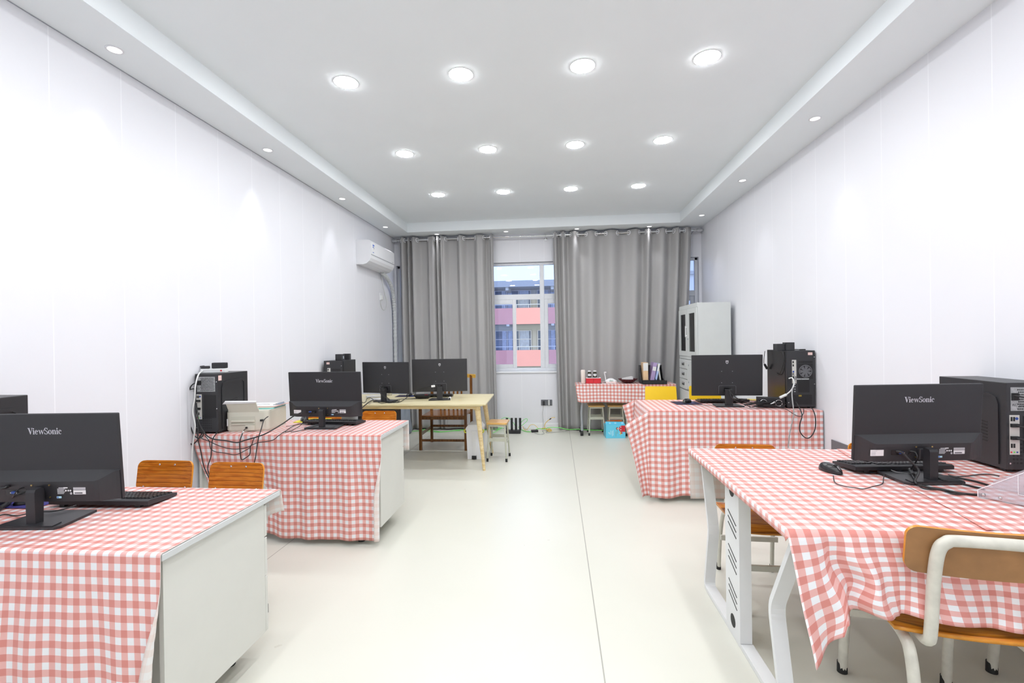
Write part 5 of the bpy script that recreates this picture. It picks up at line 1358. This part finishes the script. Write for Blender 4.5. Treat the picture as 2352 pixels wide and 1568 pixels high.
cable('thin black cable sagging lowest over the printer desk cloth', fr_([(470, 1000), (480, 1012), (484, 1030), (495, 1037), (515, 1040), (540, 1044), (560, 1036), (575, 1026), (582, 1010), (585, 1004)]), .0028)
cable('black printer power lead hanging with a white striped section', [at(568, 983, Y=3.385), at(560, 988, Y=3.30)]+fr_([(555, 1000), (551, 1015), (552, 1040), (555, 1055), (566, 1050), (574, 1042), (575, 1025)]), .0036)
single('cable_sleeve', MB().tube(fr_([(559, 990), (555, 999), (552, 1006)], 3.262), .0058, 8), M_CABW, 'white striped sleeve on the printer power lead', 'cable sleeve')
cable('black printer data cable hanging straight down past the cloth edge', [at(616, 956, Y=3.40), at(606, 965, Y=3.36), at(600, 985, Y=3.28)]+fr_([(595, 1000), (592, 1015), (589, 1035), (587, 1050), (584, 1062)]), .0036)
cable('black cable falling steeply behind the chair from the printer desk tower', fr_([(452, 993), (455, 1010), (461, 1035), (468, 1070), (478, 1093), (482, 1100)]), .0038)
cable('black cable bending down beside the steep one to the chair', [at(505, 985, Y=3.37)]+fr_([(497, 995), (488, 1010), (486, 1030), (484, 1050), (477, 1072), (480, 1088), (482, 1096)]), .0036)
cable('thin lead of the monitor on the printer desk', [at(722, 946, Y=3.545), at(710, 955, Y=3.56), at(700, 968, Y=3.60), at(685, 980, Z=D2['zt']+.004), at(668, 989, Z=D2['zt']+.004), at(655, 992, Z=D2['zt']+.004)], .0026)
cable('keyboard lead crossing the monitor foot on the printer desk', [at(735, 974, Z=D2['zt']+.017), at(715, 981, Z=D2['zt']+.015), at(698, 987, Z=D2['zt']+.004), at(668, 992, Z=D2['zt']+.004)], .0024)
# nearest left desk
z = D1['zt']+.004
cable('thin keyboard lead looping over the monitor foot on the nearest left desk', [at(175, 1160, Y=1.885), at(150, 1168, Z=z+.018), at(120, 1174, Z=z+.016), at(92, 1175, Z=z+.016), at(60, 1180, Z=z+.013), at(40, 1184, Z=z), at(25, 1183, Z=z), at(10, 1181, Z=z), at(-12, 1186, Z=z)], .0026)
cable('monitor lead with a thick ferrite at the left frame edge', [at(58, 1119, Y=1.735), at(42, 1124, Y=1.70), at(30, 1140, Y=1.70), at(22, 1152, Z=z+.02), at(-10, 1170, Z=z)], .0026, extra=lambda o: MB().cyl(at(20, 1154, Z=z+.012), at(-2, 1168, Z=z+.010), .0105, n=12).build('ferrite', M_BLK, o))
cable('thick video cable leaving the back of the nearest left monitor', [at(22, 1115, Y=1.725), at(10, 1120, Y=1.70), at(-15, 1125, Y=1.70)], .006)
# white framed right desk
z = RZ+.008
cable('black mouse cord curled on the cloth in front of the keyboard', [at(1914, 1092, Z=z), at(1918, 1108, Z=z), at(1938, 1116, Z=z), at(1965, 1120, Z=z), at(1983, 1122.5, Z=z), at(2005, 1117, Z=z), at(2026, 1111, Z=z), at(2029, 1100, Z=z), at(2031, 1090, Z=z+.004)], .0021)
mp = lambda p: MRD.matrix_basis @ Vector(p)
cable('thick black video cable from the right monitor to the acrylic stand', [mp((-.128, -.034, .135)), mp((-.115, -.050, .132)), mp((-.095, -.062, .105)), mp((-.07, -.085, .06)), at(2102, 1107, Z=z+.012), at(2130, 1118, Z=z), at(2165, 1124, Z=z), at(2205, 1132, Z=z), at(2245, 1136, Z=z), at(2262, 1136, Z=z)], .0046)
cable('thin power lead with a ferrite from the right monitor to the acrylic stand', [mp((-.065, -.034, .134)), mp((-.05, -.047, .13)), mp((-.048, -.052, .10)), at(2091, 1080, Z=z+.02), at(2096, 1092, Z=z+.016), at(2104, 1105, Z=z+.014), at(2116, 1119, Z=z), at(2135, 1123, Z=z), at(2160, 1124, Z=z), at(2190, 1134, Z=z), at(2222, 1134, Z=z), at(2246, 1134.5, Z=z), at(2262, 1134, Z=z)], .0032,
      extra=lambda o: MB().cyl(at(2090, 1078, Z=z+.022), at(2098, 1090, Z=z+.016), .0085, n=12).build('ferrite', M_BLK, o))
cable('thick black cable running from under the right keyboard to the acrylic stand, upper one', [at(2135, 1092, Z=z+.016), at(2170, 1093, Z=z), at(2205, 1098, Z=z), at(2240, 1105, Z=z), at(2270, 1114, Z=z)], .0046)
cable('thick black cable running from behind the right monitor neck, lower one', [at(2140, 1093, Z=z+.016), at(2168, 1102, Z=z+.014), at(2200, 1109, Z=z), at(2243, 1119, Z=z), at(2262, 1124, Z=z)], .0042)
cable('thin black lead from the right keyboard to the tower foot', [at(2178, 1090, Z=z), at(2195, 1094, Z=z), at(2222, 1093, Z=z), at(2252, 1089, Z=z), at(2275, 1089, Z=z), at(2295, 1093, Z=z)], .0026)
cable('pale thin lead across the back of the right keyboard', [at(2047, 1079, Y=2.40), at(2060, 1084, Y=2.385), at(2085, 1087, Y=2.38), at(2110, 1086, Y=2.385)], .0018, M_CABG)
for dz, zz, m in (('upper', .43-.062, M_CABLE), ('middle', .43-.204, M_CABLE), ('lower', .43-.264, M_CABLE)):
    cable('%s black cable plugged into the tower by the right wall' % dz, [(2.145+.03, 2.452, RZ+.007+zz), (2.19, 2.435, RZ+zz+.004), (2.26, 2.40, RZ+zz-.02), (2.31, 2.39, RZ+zz-.10)], .0042, m)
# right desk by the yellow chairs
zq = .836
cable('white video adapter cable at the back of the right desk tower', [at(1812, 869, Y=4.49), at(1820, 868, Y=4.46), at(1824, 880, Y=4.44), at(1818, 895, Y=4.44), at(1806, 906, Y=4.46)], .0055, M_CABW, extra=lambda o: MB().cyl(at(1806, 906, Y=4.46), at(1791, 913, Y=4.46), .0115, n=12).build('plug_body', M_CABW, o))
cable('grey cable hanging from the right desk tower down over the cloth', [at(1823, 858, Y=4.49), at(1826, 870, Y=4.47), at(1822, 885, Y=4.45), at(1819, 905, Y=4.40), at(1822, 935, Y=4.36)]+fr_([(1823, 950), (1818, 975), (1813, 1000), (1810, 1028)], 4.345), .0048, M_CABG)
cable('black cable hanging in a long loop over the cloth end by the right wall', [at(1824, 917, Y=4.48), at(1830, 925, Y=4.42), at(1838, 940, Y=4.37)]+fr_([(1842, 955), (1837, 975), (1838, 992), (1850, 1005), (1862, 1003), (1872, 985), (1873, 960), (1868, 942)], 4.343)+[at(1861, 934, Y=4.40)], .0045)
cable('thin black cable drooping over the cloth edge under the right desk tower', [at(1785, 935, Z=zq), at(1800, 938, Y=4.38)]+fr_([(1810, 942), (1825, 952), (1838, 956), (1845, 950), (1846, 938)], 4.347), .003)
cable('black cable from the right desk monitor to the cable pile', [at(1672, 894, Y=4.60), at(1682, 905, Y=4.56), at(1694, 915, Y=4.55), at(1712, 922, Y=4.58), at(1735, 925, Y=4.62), at(1745, 926, Y=4.60)], .0038)
cable('second cable from the right desk monitor looping to the desk', [at(1676, 893, Y=4.60), at(1679, 910, Y=4.54), at(1690, 921, Y=4.56), at(1700, 925, Z=zq+.01), at(1712, 928, Z=zq), at(1735, 931, Z=zq)], .003)
rnd = random.Random(11)
for k in range(4):
    c0 = Vector((1.93+.02*k, 4.53-.01*k, zq))
    pts = [c0+Vector((.17*math.cos(2.1*i+k)+.03*rnd.uniform(-1, 1), .045*math.sin(2.6*i+k), .012+.022*(i % 3)+.03*(k % 2)*(i == 3))) for i in range(7)]
    if k < 3: pts = [p+Vector((-.06*k, -.0, 0)) for p in pts]
    cable('black lead coiled in the cable pile before the right desk tower', pts, .003, group='coiled leads in the right desk cable pile')
MB_tie = single('cable_tie', MB().tube([(0, 0, 0), (.02, -.004, .012), (.035, 0, .02)], .006, 6), M_CABW, 'white tie on the cable pile before the right desk tower', 'cable tie', (1.955, 4.505, zq+.035))
cable('thin lead dangling on the side glass of the right desk tower', [(2.09, 4.60, .834+.54), (2.085, 4.56, .834+.528), (2.088, 4.53, .834+.45), (2.084, 4.56, .834+.36), (2.082, 4.62, .834+.30), (2.086, 4.70, .834+.31)], .003)
cable('short lead with a black inline plug at the far edge of the right desk tower', [at(1757, 806, Y=4.86), at(1755, 820, Y=4.86), at(1755, 835, Y=4.86), at(1760, 845, Y=4.86)], .003, extra=lambda o: MB().cyl(at(1756, 836, Y=4.86), at(1762, 847, Y=4.86), .011, n=10).build('inline_plug', M_BLK, o))
# pale wooden table
zw = WZ+.004
cable('black cable from the turned monitor looping onto the pale table', [at(881, 884, Y=5.39), at(874, 889, Y=5.34), at(871, 898, Y=5.32), at(876, 906, Y=5.32), at(888, 914, Y=5.32), at(897, 920, Z=zw), at(910, 924, Z=zw), at(920, 922, Z=zw), at(930, 916, Z=zw), at(938, 909, Z=zw+.01)], .0042)
cable('second black cable from the turned monitor joining the bundle on the pale table', [at(885, 884, Y=5.39), at(880, 890, Y=5.34), at(882, 900, Y=5.31), at(891, 914, Z=zw+.02), at(902, 919, Z=zw), at(915, 917, Z=zw), at(928, 916, Z=zw), at(950, 915, Z=zw), at(962, 914, Z=zw)], .0036)
cable('thick black cable running off the pale table edge towards the printer desk', [at(915, 920, Z=zw), at(895, 925, Z=zw), at(875, 920, Z=zw), at(856, 919, Z=zw), at(845, 925, Y=5.10), at(833, 935, Y=5.02), at(818, 950, Y=4.95)], .006)
cable('black cable loop lying at the foot of the turned monitor', [at(858, 918, Z=zw), at(850, 913, Z=zw+.02), at(843, 915, Z=zw), at(840, 922, Z=zw), at(835, 925, Z=zw), at(828, 921, Z=zw)], .0036)
cable('thin black cable lying nearest the front edge of the pale table', [at(865, 921, Z=zw), at(875, 926, Z=zw), at(893, 924, Z=zw), at(905, 924.5, Z=zw), at(916, 922, Z=zw), at(918, 916, Z=zw)], .003)
cable('white thin cord lying behind the turned monitor on the pale table', [at(839, 897, Z=zw+.05), at(848, 905, Z=zw+.01), at(860, 908, Z=zw), at(872, 909, Z=zw)], .004, M_CABW)
cable('thin lead from the larger monitor with a white tag', [at(1012, 885, Y=5.53), at(1000, 886, Y=5.51), at(985, 888, Y=5.51), at(965, 893, Y=5.53), at(955, 897, Y=5.59), at(948, 904, Y=5.72)], .003, extra=lambda o: MB().box(-.022, .022, -.006, .006, -.012, .012, M=Matrix.Translation(at(995, 886.5, Y=5.505)) @ Matrix.Rotation(R(-6), 4, 'Y')).build('paper_tag', M_PAPER, o))
# floor under the window
def fl(pxs, z=.006): return [at(x, y, Z=z) for x, y in pxs]
def wl(pxs, y=7.80): return [at(x, y_, Y=y) for x, y_ in pxs]
cable('green network cable running along the curtain foot behind the brown chair', fl([(938, 990), (960, 989), (975, 986), (990, 988), (1010, 991), (1030, 990), (1045, 988), (1062, 987), (1085, 988), (1110, 987), (1130, 985), (1150, 984)]), .0055, M_GREEN)
cable('second green network cable lying under the brown chair', fl([(965, 988), (985, 990.5), (1005, 992), (1025, 991), (1042, 989), (1058, 989)]), .004, M_GREEN)
cable('green network cable arching up behind the router antennas', wl([(1148, 970), (1152, 962), (1160, 958.5), (1170, 961), (1176, 967), (1182, 975), (1184, 984)], 7.70), .0042, M_GREEN)
cable('green network cable looping beside the router', wl([(1193, 986), (1197, 970), (1206, 962), (1211, 962), (1210, 967), (1202, 974), (1195, 979), (1190, 981)], 7.66), .0042, M_GREEN)
cable('green network cable tangled behind the metal stool', fl([(1130, 994), (1138, 991), (1146, 986), (1152, 983), (1142, 986), (1136, 982), (1150, 982), (1160, 984)], .03), .005, M_GREEN)
cable('green network cable running from the router along the baseboard to the castor', [at(1195, 985, Z=.02)]+fl([(1206, 990), (1215, 991), (1224, 990)])+[at(1236, 984, Y=7.6), at(1250, 985, Y=7.58), at(1262, 981.5, Y=7.56), at(1285, 982, Y=7.5), at(1305, 986, Y=7.46), at(1330, 985.5, Y=7.42), at(1350, 987, Y=7.42), at(1385, 988, Y=7.4)], .0055, M_GREEN)
cable('yellow network cable arching along the baseboard', wl([(1200, 978), (1206, 987), (1212, 984), (1218, 976), (1226, 975), (1232, 979), (1237, 985)], 7.68), .0038, M_YELC)
cable('yellow network cable tied up below the grey socket', wl([(1275, 959), (1268, 959), (1262, 963), (1256, 968), (1252, 973), (1251, 980), (1255, 986), (1260, 988)], 7.70), .005, M_YELC, extra=lambda o: MB().cyl(at(1262, 963, Y=7.695), at(1266, 960.5, Y=7.695), .009, n=8).build('clip', M_RUB, o))
cable('yellow network cable coiled on the floor below the grey socket', fl([(1243, 984), (1250, 983), (1256, 985), (1262, 986), (1267, 988), (1262, 990), (1256, 987), (1262, 984), (1266, 987)], .02), .006, M_YELC)
cable('thin dark lead hanging from the socket plug to the floor', wl([(1248, 929), (1247.5, 940), (1246, 950), (1247.5, 965), (1248, 978), (1247, 984)], 7.80), .0026, M_CABG)
cable('dark thin lead trailing over the floor from the adapter to the curtain', fl([(1228, 994), (1240, 997), (1250, 995), (1246, 989), (1258, 989), (1254, 993), (1270, 992.5), (1290, 991), (1308, 989), (1325, 988)]), .003, M_CABG)
cable('white lead curling between the router and the adapter', fl([(1199, 977), (1207, 983), (1213, 988), (1216, 990)], .03), .004, M_CABW)

# ------------------------------------------------------------------ picture settings
sc = bpy.context.scene
sc.view_settings.view_transform = 'Standard'; sc.view_settings.look = 'None'; sc.view_settings.gamma = 1
sc.view_settings.use_curve_mapping = False
sc.view_settings.exposure = -1.31
sc.cycles.use_denoising = True; sc.cycles.use_adaptive_sampling = True; sc.cycles.adaptive_threshold = .025
sc.cycles.max_bounces = 8; sc.cycles.diffuse_bounces = 5; sc.cycles.transparent_max_bounces = 16
sc.cycles.sample_clamp_indirect = 6
sc.cycles.caustics_reflective = False; sc.cycles.caustics_refractive = False
